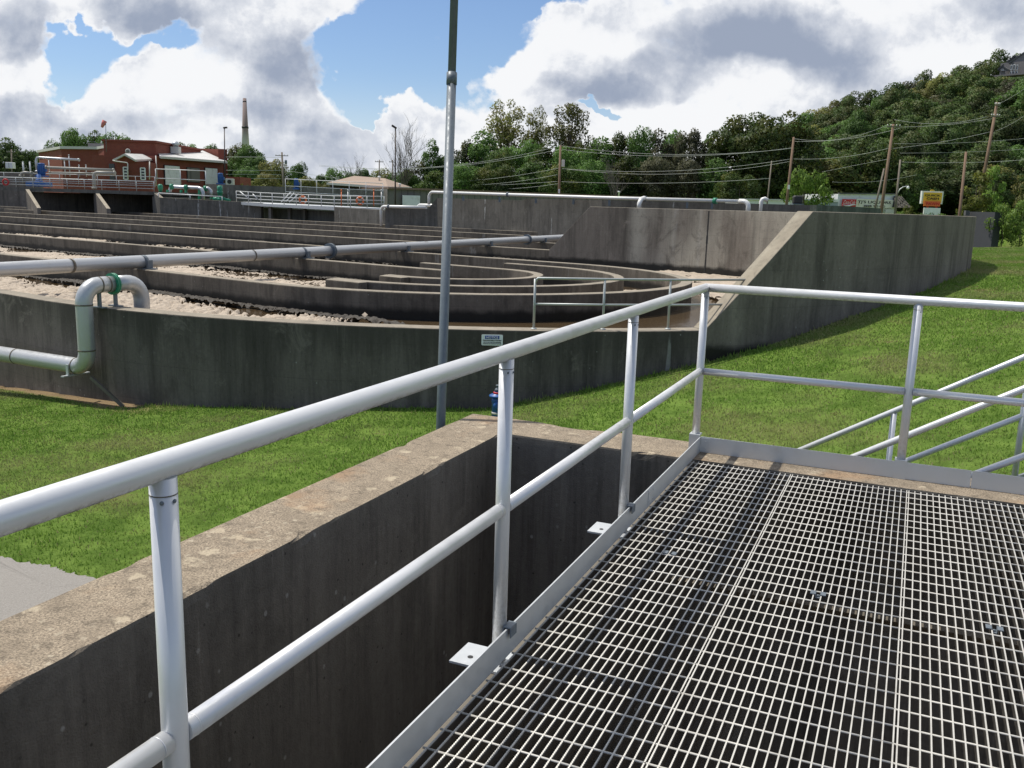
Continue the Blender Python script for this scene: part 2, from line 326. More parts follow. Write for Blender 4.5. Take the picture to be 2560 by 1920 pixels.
# ---------------------------------------------------------------- light
SUN = Vector((-.45, .012, .89)).normalized()
ld = bpy.data.lights.new('sun', 'SUN'); ld.energy = 4.3; ld.angle = R_(.53); ld.color = (1, .955, .88)
lo = bpy.data.objects.new('sun', ld); COL.objects.link(lo); lo.rotation_euler = (-SUN).to_track_quat('-Z', 'Y').to_euler(); lo.location = (-20, 0, 40)
W = bpy.data.worlds.new('World'); SC.world = W; W.use_nodes = True; t = NT(W.node_tree); bg = t.N['Background']
sky = t.n('ShaderNodeTexSky', sky_type='NISHITA', sun_disc=False); sky.sun_elevation = math.asin(SUN.z); sky.sun_rotation = math.atan2(SUN.x, SUN.y)
sky.air_density = 1.0; sky.dust_density = .3; sky.ozone_density = 3.
STR = .1
# cloud cover laid out over the directions of the sky (world space)
gd = t.n('ShaderNodeTexCoord').outputs['Generated']
dn = t.vm('NORMALIZE', gd)
f_ = t.m('ADD', t.m('MAXIMUM', t.m('ABSOLUTE', t.vm('DOT_PRODUCT', dn, tuple(F0))), .12), .0)
u_ = t.m('DIVIDE', t.vm('DOT_PRODUCT', dn, tuple(R0)), f_); sz = t.n('ShaderNodeSeparateXYZ'); t.put(sz.inputs[0], dn)
v_ = t.m('DIVIDE', sz.outputs[2], f_)
cb = t.n('ShaderNodeCombineXYZ'); t.put(cb.inputs[0], u_); t.put(cb.inputs[1], v_); uv = cb.outputs[0]
wob = t.vm('SUBTRACT', t.noise(uv, 5.0, 5, .6, 0, True), (.5, .5, .5)); uvw = t.vm('ADD', uv, t.vm('SCALE', wob, .20))
wob2 = t.vm('SUBTRACT', t.noise(uv, 26, 5, .65, 0, True), (.5, .5, .5)); uvw = t.vm('ADD', uvw, t.vm('SCALE', wob2, .035))
def dir_uv(px, py):
    d = ray(px, py); f = d@F0; return d@R0/f, d[2]/f
uvd = t.vm('ADD', uv, t.vm('SCALE', wob, .10))
def blobs(lst, start, uvw=None):
    uvw = uvw or globals()['uvw']; acc = start
    for cx, cy, rx, ry, w in lst:
        a, b_ = dir_uv(cx, cy); rx *= S/FPX*1.02; ry *= S/FPX*1.02
        q = t.vm('MULTIPLY_ADD', uvw, (1/rx, 1/ry, 0), (-a/rx, -b_/ry, 0)); d = t.vm('DOT_PRODUCT', q, q)
        acc = t.m('MULTIPLY_ADD', t.m('SUBTRACT', 1, d, clamp=True), w, acc)
    return acc
gaps = blobs([(165, 120, 100, 52, 1.4), (215, 85, 130, 34, 1.3), (370, 72, 110, 26, 1.1), (205, 170, 45, 28, .9), (110, 95, 60, 40, .8),
              (890, 95, 150, 105, 1.7), (845, 175, 120, 65, 1.4), (925, 175, 120, 60, 1.3), (760, 125, 80, 40, .9), (1060, 55, 150, 60, 1.6), (1185, 18, 115, 46, 1.6),
              (1000, 100, 80, 50, 1.2), (880, 228, 85, 22, 1.0), (1300, 206, 48, 14, 1.3), (930, 25, 60, 60, .8), (985, 20, 90, 50, 1.2),
              (935, 140, 55, 34, -1.5), (948, 88, 24, 16, -1.1), (1125, 52, 60, 30, -.5), (1450, 205, 30, 8, .3)], 0.)
fb = t.noise(uv, 7.5, 9, .62, .15); fb2 = t.noise(uv, 30, 8, .62)
dens = t.m('SUBTRACT', t.m('ADD', t.m('MULTIPLY', fb, 1.25), t.m('MULTIPLY', t.m('SUBTRACT', fb2, .5), .6)), t.m('MULTIPLY', gaps, .62))
alpha = t.ramp(dens, .06, .46)
hz = t.ramp(v_, .0, .14, .85, 0); alpha = t.m('MAXIMUM', alpha, t.m('MULTIPLY', hz, .45))
front = t.vm('DOT_PRODUCT', dn, tuple(F0)); alpha = t.m('MULTIPLY', alpha, t.ramp(front, -.15, .35, .22, 1))  # broken cloud ahead, clearer sky behind
dark = blobs([(40, 62, 120, 55, 1.25), (300, 22, 160, 48, 1.2), (620, 130, 150, 80, .75), (560, 225, 120, 40, .6), (90, 215, 130, 70, .45), (700, 150, 60, 70, .3),
              (1690, 85, 300, 62, 1.25), (1400, 165, 260, 50, 1.0), (1540, 120, 190, 60, .7), (1250, 190, 190, 34, .8), (2130, 50, 230, 70, .55), (680, 250, 170, 40, .5),
              (1210, 235, 180, 28, .45), (1950, 190, 300, 90, .5), (470, 290, 340, 50, .35), (1800, 150, 140, 50, .5), (750, 340, 300, 50, .35), (1000, 265, 80, 20, .2),
              (1590, 185, 110, 60, -1.0), (1390, 235, 190, 40, -.7), (1180, 105, 200, 50, -.55), (1080, 150, 160, 40, -.6), (330, 110, 140, 45, -.5), (430, 165, 180, 50, -.5),
              (600, 40, 200, 50, -.5), (760, 185, 60, 28, -.6), (30, 140, 90, 40, -.5), (980, 205, 130, 50, -.6), (270, 205, 170, 62, -.65), (60, 240, 60, 40, -.35), (430, 130, 120, 50, -.4), (800, 240, 120, 40, -.5), (1130, 170, 120, 50, -.4), (1490, 225, 90, 30, -.5), (2050, 130, 160, 50, -.35)], 0., uvd)
fb_s = t.noise(t.vm('ADD', uv, (-.012, .03, 0)), 7.5, 9, .62, .15); relief = t.m('MULTIPLY', t.m('SUBTRACT', fb_s, fb), 1.9)
fb2s = t.noise(t.vm('ADD', uv, (-.004, .009, 0)), 30, 8, .62); relief2 = t.m('MULTIPLY', t.m('SUBTRACT', fb2s, fb2), .5)
sh = t.m('ADD', t.m('ADD', t.m('MULTIPLY', dark, .52), t.m('MULTIPLY', t.m('SUBTRACT', t.noise(uv, 4.2, 5, .5), .46), 1.5)), t.m('ADD', relief, relief2))
sh = t.m('ADD', sh, t.ramp(dens, .1, .6, -.42, .1)); sh = t.ramp(sh, -.12, 1.0, 0, 1)
cc = t.mix(sh, (.88, .90, .94), (.33, .385, .50)); cc = t.mix(t.ramp(sh, 0, .3, .0, 1), (.93, .94, .96), cc)
cs = t.vm('SCALE', cc, 1/STR); blue = t.mix(1, sky.outputs[0], (1.0, 1.05, 1.18), 'MULTIPLY')
skc = t.mix(alpha, blue, cs)
t.put(bg.inputs[0], skc); bg.inputs[1].default_value = STR
SC.view_settings.view_transform = 'Standard'; SC.view_settings.look = 'None'; SC.view_settings.exposure = 0; SC.view_settings.gamma = 1
SC.render.engine = 'CYCLES'; SC.cycles.max_bounces = 6; SC.cycles.diffuse_bounces = 3; SC.cycles.glossy_bounces = 3; SC.cycles.transparent_max_bounces = 6
SC.cycles.sample_clamp_indirect = 6
# ---------------------------------------------------------------- basin frame
TH = R_(12); U1 = np.array([-math.cos(TH), math.sin(TH)]); N1 = np.array([math.sin(TH), math.cos(TH)])
def T(a, p): return U1*a+N1*p
C0 = np.array([-10.443, 18.240]); RO = 12.778; WT = .36; ZL = -.36; ZH = 1.56; ZW = -.95
def cyl_hit(x, y, Rr):
    d = ray(x, y); w = CAM[:2]-C0; a = d[:2]@d[:2]; b = 2*w@d[:2]; c = w@w-Rr*Rr
    return CAM+d*((-b-math.sqrt(max(0, b*b-4*a*c)))/2/a)
def arc(deg, Rr, c=C0): return (c[0]+Rr*math.cos(R_(deg)), c[1]+Rr*math.sin(R_(deg)))
# ground heights: radial basis over surveyed contact points
GP = np.array([(-15.07, 6.33, -2.2), (-13.03, 5.73, -2.03), (-10.52, 5.46, -1.93), (-9.54, 5.49, -1.87), (-7.09, 5.91, -1.69), (-6.03, 6.25, -1.65), (-4.64, 6.85, -1.59), (-4.04, 7.18, -1.44), (-3.45, 7.54, -1.29),
    (-2.65, 8.11, -1.1), (-1.74, 8.89, -.89), (-.9, 9.74, -.64), (-.33, 10.43, -.44), (.58, 11.78, -.1), (1.25, 13.08, .1), (2.01, 15.38, .37), (2.35, 17.6, .43), (2.3, 24, .44), (0, 30, .4),
    (-2, .5, -1.62), (-2, -4, -1.7), (-2, -9, -1.7), (-6, 0, -1.75), (-12, 0, -2.0), (-20, 2, -2.2), (-8, -8, -1.8), (0, 1, -1.5), (2.5, 1, -.55), (5, 1, .0), (5, 8, .35), (6, 14, .5), (3, -6, -.3), (8, 25, .5), (10, 5, .4), (10, -5, .3), (1.3, 5.5, -.75), (-30, 0, -2.2), (8, 45, .5), (-1.5, 4, -1.25)])
def phi(r): return r
Kx = GP[:, :2]; Kd = np.linalg.norm(Kx[:, None]-Kx[None], axis=2)
n_ = len(GP); Am = np.zeros((n_+3, n_+3)); Am[:n_, :n_] = phi(Kd); Am[:n_, n_] = 1; Am[:n_, n_+1:] = Kx; Am[n_, :n_] = 1; Am[n_+1:, :n_] = Kx.T
Wt = np.linalg.solve(Am, np.r_[GP[:, 2], 0, 0, 0])
def smooth(e0, e1, x): q = np.clip((x-e0)/(e1-e0), 0, 1); return q*q*(3-2*q)
def ground(X, Y):
    X = np.atleast_1d(np.asarray(X, float)); Y = np.atleast_1d(np.asarray(Y, float)); sh = X.shape; P = np.stack([X.ravel(), Y.ravel()], 1)
    out = np.empty(len(P))
    for i in range(0, len(P), 50000):
        q = P[i:i+50000]; out[i:i+50000] = phi(np.linalg.norm(q[:, None]-Kx[None], axis=2))@Wt[:n_]+Wt[n_]+q@Wt[n_+1:]
    z = out.reshape(sh); z = np.clip(z, -2.3, .55)
    D = (X-CAM[0])*F0[0]+(Y-CAM[1])*F0[1]; lat = (X-CAM[0])*R0[0]+(Y-CAM[1])*R0[1]; tt = lat/np.maximum(D, 1)
    far = smooth(38, 70, D); flat = -.4+1.0*smooth(-.1, .4, tt)
    z = z*(1-far)+flat*far
    pxx = 1106+tt*1967; h = np.clip(21+(pxx-1790)*.040, 0, 42)*smooth(150, 285, D)
    return z+h
def gz(x, y): return float(ground(x, y)[0])
def inside_basin(X, Y, e):
    a = X*U1[0]+Y*U1[1]; p = X*N1[0]+Y*N1[1]; r = np.hypot(X-C0[0], Y-C0[1])
    c2 = T(14, 42.6); r2 = np.hypot(X-c2[0], Y-c2[1])
    return ((a >= 14) & (p > 2.9+e) & (p < 57-e)) | (r < RO-e) | (r2 < 14.2-e)
PX0, PX1, PY0, PY1 = -1.70, 6.2, -10., .2; PW = .43
def inside_pit(X, Y, e): return (X > PX0+e) & (X < PX1-e) & (Y > PY0+e) & (Y < PY1-e)
xs = np.r_[-1500, -900, -600, -400, np.arange(-300, -120, 12), np.arange(-120, -24, 3.), np.arange(-24, 12, .2), np.arange(12, 40, 1.), np.arange(40, 160, 6), np.arange(160, 400, 15), 500, 800, 1500]
ys = np.r_[-300, -100, -40, np.arange(-20, -11, 1.), np.arange(-11, 33, .2), np.arange(33, 70, 1.), np.arange(70, 160, 5), np.arange(160, 420, 9), 460, 520, 600, 800, 1200, 2500]
X, Y = np.meshgrid(xs, ys); Z = ground(X, Y); dense = (X > -24.1) & (X < 12.1) & (Y > -11) & (Y < 33)
nz = np.array([mnoise.noise((x*.7, y*.7, 0)) for x, y in zip(X[dense], Y[dense])]); Z[dense] += nz*.035
e = np.where(dense, .17, -1.5)
Z = np.where(inside_basin(X, Y, e), -4., Z); Z = np.where(inside_pit(X, Y, .2), -3.9, Z)
ny, nx = X.shape; idx = np.arange(nx*ny).reshape(ny, nx)
F = np.stack([idx[:-1, :-1], idx[:-1, 1:], idx[1:, 1:], idx[1:, :-1]], -1).reshape(-1, 4)
def lawn_fn(t, b):
    p = t.pos(); a = t.noise(p, .35, 5, .6); c2 = t.noise(p, 2.2, 6, .7); f = t.noise(p, 40, 5, .75)
    c = t.mix(t.ramp(c2, .35, .65), (.085, .15, .022), (.16, .25, .045)); c = t.mix(t.ramp(a, .45, .68, 0, .6), c, (.16, .165, .055))
    c = t.mix(t.ramp(t.noise(p, 1.1, 7, .7), .62, .75, 0, .7), c, (.16, .12, .065)); c = t.mix(1, c, t.mix(f, (.45, .45, .45), (1.6, 1.6, 1.6)), 'MULTIPLY')
    # bare tan soil strip along the basin wall at the left, where the mower does not reach
    s = t.n('ShaderNodeSeparateXYZ'); t.put(s.inputs[0], p)
    pp = t.vm('DOT_PRODUCT', p, (N1[0], N1[1], 0)); aa = t.vm('DOT_PRODUCT', p, (U1[0], U1[1], 0))
    dc = t.m('SUBTRACT', t.vm('DISTANCE', t.vm('MULTIPLY', p, (1, 1, 0)), (C0[0], C0[1], 0)), RO)
    dd = t.m('MINIMUM', t.m('ABSOLUTE', dc), t.m('ABSOLUTE', t.m('SUBTRACT', pp, 2.9))); dd = t.m('ADD', dd, t.m('MULTIPLY', t.m('SUBTRACT', c2, .5), .5))
    k = t.m('MULTIPLY', t.ramp(dd, .12, .34, 1, 0), t.ramp(aa, 10.2, 11.5)); c = t.mix(k, c, (.30, .215, .12))
    t.put(b.inputs['Base Color'], c); t.put(b.inputs['Normal'], t.bump(t.m('ADD', f, t.noise(p, 12, 4)), .9, .04))
M['lawn'] = mat('mown_lawn', rough=.95, fn=lawn_fn, spec=.1)
g = struct(link('ground', npmesh('ground', np.stack([X.ravel(), Y.ravel(), Z.ravel()], 1), F, M['lawn'], True)))
# grass blades
ngr = 950000
Dg = 3+np.sqrt(rng.random(ngr))*31; lat = (rng.random(ngr)*1.32-.66)*Dg
gx_ = CAM[0]+F0[0]*Dg+R0[0]*lat; gy_ = CAM[1]+F0[1]*Dg+R0[1]*lat
pathpoly = [atz(*p, -1.7)[:2] for p in ((-60, 1180), (0, 1196), (60, 1208), (120, 1222), (205, 1243), (300, 1262), (330, 1420), (-80, 1420))]
def inpoly(X, Y, P):
    r = np.zeros(X.shape, bool); n = len(P)
    for i in range(n):
        x1, y1 = P[i]; x2, y2 = P[(i+1) % n]
        c = ((y1 > Y) != (y2 > Y)) & (X < (x2-x1)*(Y-y1)/(y2-y1+1e-12)+x1); r ^= c
    return r
def soil(X, Y):
    a = X*U1[0]+Y*U1[1]; d = np.abs(np.hypot(X-C0[0], Y-C0[1])-RO); return (a > 11.2) & (d < .28)
bad = inside_basin(gx_, gy_, -.02) | inside_pit(gx_, gy_, -.02) | inpoly(gx_, gy_, pathpoly) | soil(gx_, gy_)
pn = np.array([mnoise.noise((x*.9, y*.9, 3.)) for x, y in zip(gx_[::1], gy_[::1])]); bad |= (pn > .42) & (rng.random(ngr) < .75)
k = ~bad; gx_, gy_, Dg, pn = gx_[k], gy_[k], Dg[k], pn[k]; gz_ = ground(gx_, gy_)+np.array([mnoise.noise((x*.7, y*.7, 0)) for x, y in zip(gx_, gy_)])*.035; n = len(gx_)
near = smooth(0, .35, np.abs(np.hypot(gx_-C0[0], gy_-C0[1])-RO)); hh = (.016+.022*rng.random(n))*(1+2.2*(1-near)*rng.random(n)**2)*(.75+.5*(pn+.5)); ww = .004+.00052*Dg
an = rng.random(n)*6.283; lx = (rng.random(n)-.5)*.05; ly = (rng.random(n)-.5)*.05
V = np.empty((n, 3, 3)); V[:, 0] = np.stack([gx_-np.cos(an)*ww, gy_-np.sin(an)*ww, gz_-.01], 1); V[:, 1] = np.stack([gx_+np.cos(an)*ww, gy_+np.sin(an)*ww, gz_-.01], 1)
V[:, 2] = np.stack([gx_+lx, gy_+ly, gz_+hh], 1)
def blade_fn(t, b):
    g = t.n('ShaderNodeNewGeometry'); c = t.mix(g.outputs['Random Per Island'], (.11, .215, .026), (.24, .37, .065)); p = t.pos()
    c = t.mix(t.ramp(t.noise(p, .35, 6, .65), .42, .62, 0, .75), c, (.37, .345, .16)); c = t.mix(t.ramp(t.noise(p, 1.1, 7, .7), .54, .70, 0, .7), c, (.36, .27, .14))
    c = t.mix(t.ramp(g.outputs['Random Per Island'], .93, .94), c, (.34, .30, .15))
    t.put(b.inputs['Base Color'], c); tl = t.n('ShaderNodeBsdfTranslucent'); t.put(tl.inputs[0], c); mx = t.n('ShaderNodeMixShader'); mx.inputs[0].default_value = .3
    t.L.new(b.outputs[0], mx.inputs[1]); t.L.new(tl.outputs[0], mx.inputs[2]); t.L.new(mx.outputs[0], t.N['Material Output'].inputs[0])
M['blade'] = mat('grass_blades', rough=.6, fn=blade_fn, spec=.2)
gr = link('grass', npmesh('grass', V.reshape(-1, 3), np.arange(n*3).reshape(-1, 3), M['blade'], False, 3)); struct(gr, 'stuff'); tag(gr, 'short mown green grass covering the lawn and slope', 'grass')
# gravel path sheet with a ragged rim
P = []
for i in range(len(pathpoly)):
    a, b_ = np.array(pathpoly[i]), np.array(pathpoly[(i+1) % len(pathpoly)])
    for k in range(14): q = a+(b_-a)*k/14; P.append(q+rng.normal(0, .02, 2))
mb = MB(); cz = gz(*np.mean(pathpoly, 0)); mb.add([(*np.mean(P, 0), cz+.03)]+[(q[0], q[1], gz(*q)+.03) for q in P], [(0, i+1, (i+1) % len(P)+1) for i in range(len(P))])
M['gravel'] = mat('grey_gravel', rough=.95, fn=lambda t, b: (t.put(b.inputs['Base Color'], t.mix(t.noise(t.pos(), 70, 4, .8), (.16, .145, .125), (.46, .43, .39))), t.put(b.inputs['Normal'], t.bump(t.noise(t.pos(), 60, 4, .8), .8, .02))))
struct(mb.build('path', M['gravel']))
# ---------------------------------------------------------------- basin walls
basin = thing('concrete_basin', (-10.4, 18.2, -2), 'large dark concrete aeration basin with low outer wall, raised curved end and foamy channels', 'basin')
a0, aH0, aH1 = -47.5, -38.6, 78.
def dense_line(p, q, n): return [np.array(p)+(np.array(q)-np.array(p))*i/n for i in range(n+1)]
low = [T(a, 2.92) for a in (60, 50, 40, 30, 24, 20, 17, 15.2)]
low = [np.array(v) for v in low]+[np.array(arc(d, RO)) for d in np.arange(-104, a0+.01, 1.4)]
low.append(np.array(arc(a0, RO)))
mb = MB(); mb.wall(low, WT, ZL, -4.2); mb.build('outer_wall', M['conc_out'], basin, .02)
# raised end: ramped at both ends
hp = [arc(d, RO) for d in np.linspace(a0, aH0, 6)]; hz_ = list(np.linspace(ZL, ZH, 6))
for d in np.arange(aH0+1.5, aH1, 1.5): hp.append(arc(d, RO)); hz_.append(ZH)
pe = lambda a: T(a, np.array(arc(78, RO))@N1)
af, atp = 19.8, 17.8
for a, z in ((14.0, ZH), (15.5, ZH), (atp, ZH), ((af+atp)/2, (ZL+ZH)/2), (af, ZL)): hp.append(tuple(pe(a))); hz_.append(z)
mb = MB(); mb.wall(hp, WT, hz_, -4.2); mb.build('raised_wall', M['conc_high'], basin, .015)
hj = ray(1527, 520); w_ = CAM[:2]-C0; A_, B_, C_ = hj[:2]@hj[:2], 2*w_@hj[:2], w_@w_-(RO-WT)**2; tj = (-B_+math.sqrt(B_*B_-4*A_*C_))/2/A_; jp = CAM+hj*tj; jn = np.array([*(jp[:2]-C0), 0]); jn /= np.linalg.norm(jn)
mb = MB(); [mb.obox((jp[0]-jn[0]*.001*k, jp[1]-jn[1]*.001*k, z), (-jn[1], jn[0], 0), jn, (0, 0, 1), w2, .004, .155) for k, (z, w2) in enumerate([(ZH-.2-i*.31, .02+.025*rng.random()) for i in range(8)])]; mb.build('expansion_joint', M['black'], basin)
# thin channel walls
def ring(name, pts, th=.30, zt=ZL):
    mb = MB(); mb.wall(pts, th, zt, -4.2); return mb.build(name, M['conc_low'], basin, .025)
def uwall(p0, p1, a_c, a_s0, a_s1, th=.3):
    # U-shaped wall: straight at perp p0, half circle round a_c, straight back at p1
    Rr = (p1-p0)/2; c = T(a_c, (p0+p1)/2); base = math.degrees(math.atan2(-N1[1], -N1[0]))
    pts = [T(a, p0) for a in np.linspace(a_s0, a_c+.5, 10)] + [c+Rr*np.array([math.cos(R_(base+d)), math.sin(R_(base+d))]) for d in np.linspace(0, 180, 44)] + [T(a, p1) for a in np.linspace(a_c+.5, a_s1, 10)]
    return pts
ring('channel_wall', uwall(8.15, 21.35, 14.1, 75, 110))
ring('channel_wall', [T(a, 14.75) for a in (100, 60, 40, 30, 22, 14.6)])
ring('turning_wall', uwall(10.25, 19.35, 13.9, 13.1, 15.6), .28)
ring('turning_wall', uwall(12.15, 17.0, 13.9, 13.5, 17.2), .28)
for pp, a1, s in ((28.42, 19.8, 110), (35.0, 5, 120), (43.3, 5, 130), (51.0, 5, 140)): ring('channel_wall', [T(a, pp) for a in np.linspace(s, a1, 12)], .33)
# second basin's far raised wall (two heights) and its curved end
fz = [(832, 75.5, 1.05), (925, 74.6, 1.05), (944, 74.3, 1.93), (1126, 68, 1.90), (1138, 67.6, 2.05), (1300, 63, 2.05), (1500, 60, 2.05), (1640, 58, 2.05), (1772, 57, 2.05)]
mb = MB(); pts = [at(x, 440, D) for x, D, z in fz]; mb.wall(pts, .4, [z for *_, z in fz], -4.2)
b2 = thing('concrete_basin', (-10, 60, -2), 'second concrete basin beyond the first, its far raised wall streaked with white leaks', 'basin')
mb.build('far_wall', M['conc_far'], b2)
mb = MB(); pts = [at(x, 448, D) for x, D in ((1764, 50), (1830, 52), (1903, 54), (1911, 60))]; mb.wall(pts, .4, [2.0, 2.0, 1.95, 1.1], -1.)
M['conc_green'] = concrete('mossy_concrete', base=(.13, .15, .12)); mb.build('end_wall', M['conc_green'], b2)
# water and scum
def water_fn(t, b):
    p = t.pos(); n = t.noise(p, .6, 4); t.put(b.inputs['Base Color'], t.mix(n, (.055, .036, .018), (.10, .068, .036)))
    t.put(b.inputs['Normal'], t.bump(t.noise(t.pos(), 5, 4, .6), .25, .03))
M['water'] = mat('brown_water', rough=.12, fn=water_fn)
mb = MB(); poly = [arc(d, RO-.15) for d in np.arange(-102, 79, 6)]+[tuple(T(a, p)) for a, p in ((14, 56.5), (150, 56.5), (150, 3.1))]
mb.prism(poly, -3., ZW); struct(mb.build('water', M['water']))
def foam_fn(dark):
    def fn(t, b):
        p = t.pos(); n = t.noise(p, 3, 5, .7); f = t.noise(p, 26, 5, .7)
        c = t.mix(n, (.33, .26, .19), (.58, .50, .40)) if not dark else t.mix(n, (.02, .017, .012), (.07, .055, .04))
        t.put(b.inputs['Base Color'], t.mix(1, c, t.mix(f, (.55, .53, .5), (1.35, 1.35, 1.35)), 'MULTIPLY')); t.put(b.inputs['Normal'], t.bump(t.m('ADD', f, t.noise(p, 11, 3)), .5, .04))
    return fn
M['foam'] = mat('tan_foam', rough=.8, fn=foam_fn(0)); M['scum'] = mat('dark_scum', rough=.7, fn=foam_fn(1))
HG = rng.random((512, 512, 2))
def worley(X, Y):
    xi = np.floor(X).astype(int); yi = np.floor(Y).astype(int); best = np.full(X.shape, 9.)
    for dx in (-1, 0, 1):
        for dy in (-1, 0, 1):
            g = HG[(xi+dx) % 512, (yi+dy) % 512]; best = np.minimum(best, np.hypot(xi+dx+g[..., 0]-X, yi+dy+g[..., 1]-Y))
    return best
def vnoise(X, Y):
    xi = np.floor(X).astype(int); yi = np.floor(Y).astype(int); fx = X-xi; fy = Y-yi; fx = fx*fx*(3-2*fx); fy = fy*fy*(3-2*fy)
    G = HG[..., 0]; g = lambda a, b: G[(xi+a) % 512, (yi+b) % 512]
    return (g(0, 0)*(1-fx)+g(1, 0)*fx)*(1-fy)+(g(0, 1)*(1-fx)+g(1, 1)*fx)*fy
def foam(name, a0, a1, p0, p1, cover, lump, hgt, label, m='foam', step=.06, edge=None):
    aa, pp = np.meshgrid(np.arange(a0, a1, step), np.arange(p0, p1, step)); XY = aa[..., None]*U1+pp[..., None]*N1
    w = worley(XY[..., 0]/lump, XY[..., 1]/lump); w2 = worley(XY[..., 0]/lump*2.3+7, XY[..., 1]/lump*2.3); lo_ = vnoise(XY[..., 0]*.55, XY[..., 1]*.55)*.6+vnoise(XY[..., 0]*1.7, XY[..., 1]*1.7)*.4
    h = hgt*(np.sqrt(np.clip(1-w*w*1.9, 0, 1))*.65+np.sqrt(np.clip(1-w2*w2*1.7, 0, 1))*.35)*(.35+1.2*lo_)-.01
    cv = cover(aa, pp); msk = (lo_+(.5-w)*.65) > (1-cv); r = np.hypot(XY[..., 0]-C0[0], XY[..., 1]-C0[1])
    msk &= (r < RO-WT-.02) | (aa > 14)
    ny, nx = aa.shape; idx = np.arange(nx*ny).reshape(ny, nx); mm = msk[:-1, :-1] & msk[1:, :-1] & msk[:-1, 1:] & msk[1:, 1:]
    F = np.stack([idx[:-1, :-1], idx[1:, :-1], idx[1:, 1:], idx[:-1, 1:]], -1)[mm]
    mg = np.clip((lo_+(.5-w)*.65-(1-cv))/.16, 0, 1); Z = ZW+.003+np.maximum(h, .004)*np.sqrt(mg); used, inv = np.unique(F, return_inverse=True); V = np.concatenate([XY, Z[..., None]], -1).reshape(-1, 3)[used]
    o = link(name, npmesh(name, V, inv.reshape(-1, 4), M[m], True)); struct(o, 'stuff'); tag(o, label, 'foam')
sm = lambda x, a, b: np.clip((x-a)/(b-a), 0, 1)
foam('foam', 8.2, 34, 3.2, 7.9, lambda a, p: .25+.62*sm(a, 8.6, 11.5)-.75*sm(p, 6.3, 7.3)-.55*sm(4.3-p+.0*a, 0, .8)*sm(14.5-a, 0, 3), .19, .19, 'thick tan foam floating in the nearest channel behind the low wall', step=.04)
foam('foam', 13.0, 45, 8.5, 14.6, lambda a, p: .50+.12*sm(a, 13, 17)-.25*sm(p, 13, 14.3), .22, .08, 'broken thin tan foam drifting in the second channel', step=.055)
foam('foam', 30, 60, 15.2, 21.2, lambda a, p: .3+.12*sm(a, 30, 40)+0*p, .4, .12, 'patchy tan foam in the third channel at the far left', step=.12)
foam('foam', -1, 14, 8.2, 28.3, lambda a, p: .78*sm(np.hypot((a-14), p-15)-6.8, .0, .6)*sm(p, 15.5, 20)+.0, .35, .12, 'tan foam caught against the raised curved wall', step=.09)
foam('foam', 7.6, 12, 11, 19.0, lambda a, p: .75*sm(6.5-np.hypot(a-14, p-14.8), 0, .4)*sm(np.hypot(a-14, p-14.8)-4.7, 0, .3), .35, .10, 'tan foam in the bend between the curved turning walls', step=.09)
def scum(pts_fn, label):
    pass
for pp, s0, s1 in ((8.15, 9, 40), (14.75, 15, 60), (21.35, 16, 60), (28.4, 20, 60)):
    foam('scum', s0, s1, pp-.45, pp-.02, lambda a, p, q=pp: .62+.8*sm(p, q-.30, q-.1), .14, .13, 'dark crusted scum along the foot of the channel wall %s' % {8.15: 'nearest the front', 14.75: 'second from the front', 21.35: 'third from the front', 28.4: 'behind the big silver pipe'}[pp], 'scum', .05 if pp < 20 else .1)
# ---------------------------------------------------------------- pit under the deck
pit = thing('concrete_pit', (PX0, PY1, 0), 'open rectangular concrete pit with lichen spotted rim beneath the metal deck', 'pit')
def rimwall(name, x0, x1, y0, y1, chips):
    # subdivided box with slightly broken arrises
    mb = MB(); nxn = max(1, int((x1-x0)/.06)); nyn = max(1, int((y1-y0)/.06)); zs = [0, -.012, -.05, -.3, -1, -2, -3.8]
    per = [(x0+(x1-x0)*i/nxn, y0) for i in range(nxn)]+[(x1, y0+(y1-y0)*i/nyn) for i in range(nyn)]+[(x1-(x1-x0)*i/nxn, y1) for i in range(nxn)]+[(x0, y1-(y1-y0)*i/nyn) for i in range(nyn)]
    cx, cy = (x0+x1)/2, (y0+y1)/2; n = len(per); vs = []
    for j, z in enumerate(zs):
        for i, (x, y) in enumerate(per):
            q = mnoise.noise((x*3, y*3, 1.))+.6*mnoise.noise((x*11, y*11, 5.)); c = max(0, q-.25)*.10+.003+.003*abs(mnoise.noise((x*25, y*25, 0)))
            ins = (c if j == 0 else c*.25 if j == 1 else 0); ins = 0 if abs(y-(PY1-PW)) < .01 and x <= PX0+PW+.001 else ins; zz = z
            nxv = -1 if abs(x-x0) < 1e-6 else 1 if abs(x-x1) < 1e-6 else 0; nyv = -1 if abs(y-y0) < 1e-6 else 1 if abs(y-y1) < 1e-6 else 0
            vs.append((x-nxv*ins, y-nyv*ins, zz))
    fs = [((j+1)*n+i, (j+1)*n+(i+1) % n, j*n+(i+1) % n, j*n+i) for j in range(len(zs)-1) for i in range(n)]
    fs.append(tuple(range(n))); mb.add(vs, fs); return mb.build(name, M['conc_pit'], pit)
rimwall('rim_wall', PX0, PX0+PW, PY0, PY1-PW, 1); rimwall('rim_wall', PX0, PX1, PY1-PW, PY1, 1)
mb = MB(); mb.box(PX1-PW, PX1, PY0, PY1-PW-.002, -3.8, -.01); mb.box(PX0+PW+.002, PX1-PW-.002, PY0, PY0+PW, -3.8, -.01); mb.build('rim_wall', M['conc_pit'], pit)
mb = MB(); mb.box(PX0+PW, PX1-PW, PY0+PW, PY1-PW, -3.9, -3.5); mb.build('pit_floor', M['conc_pit'], pit)
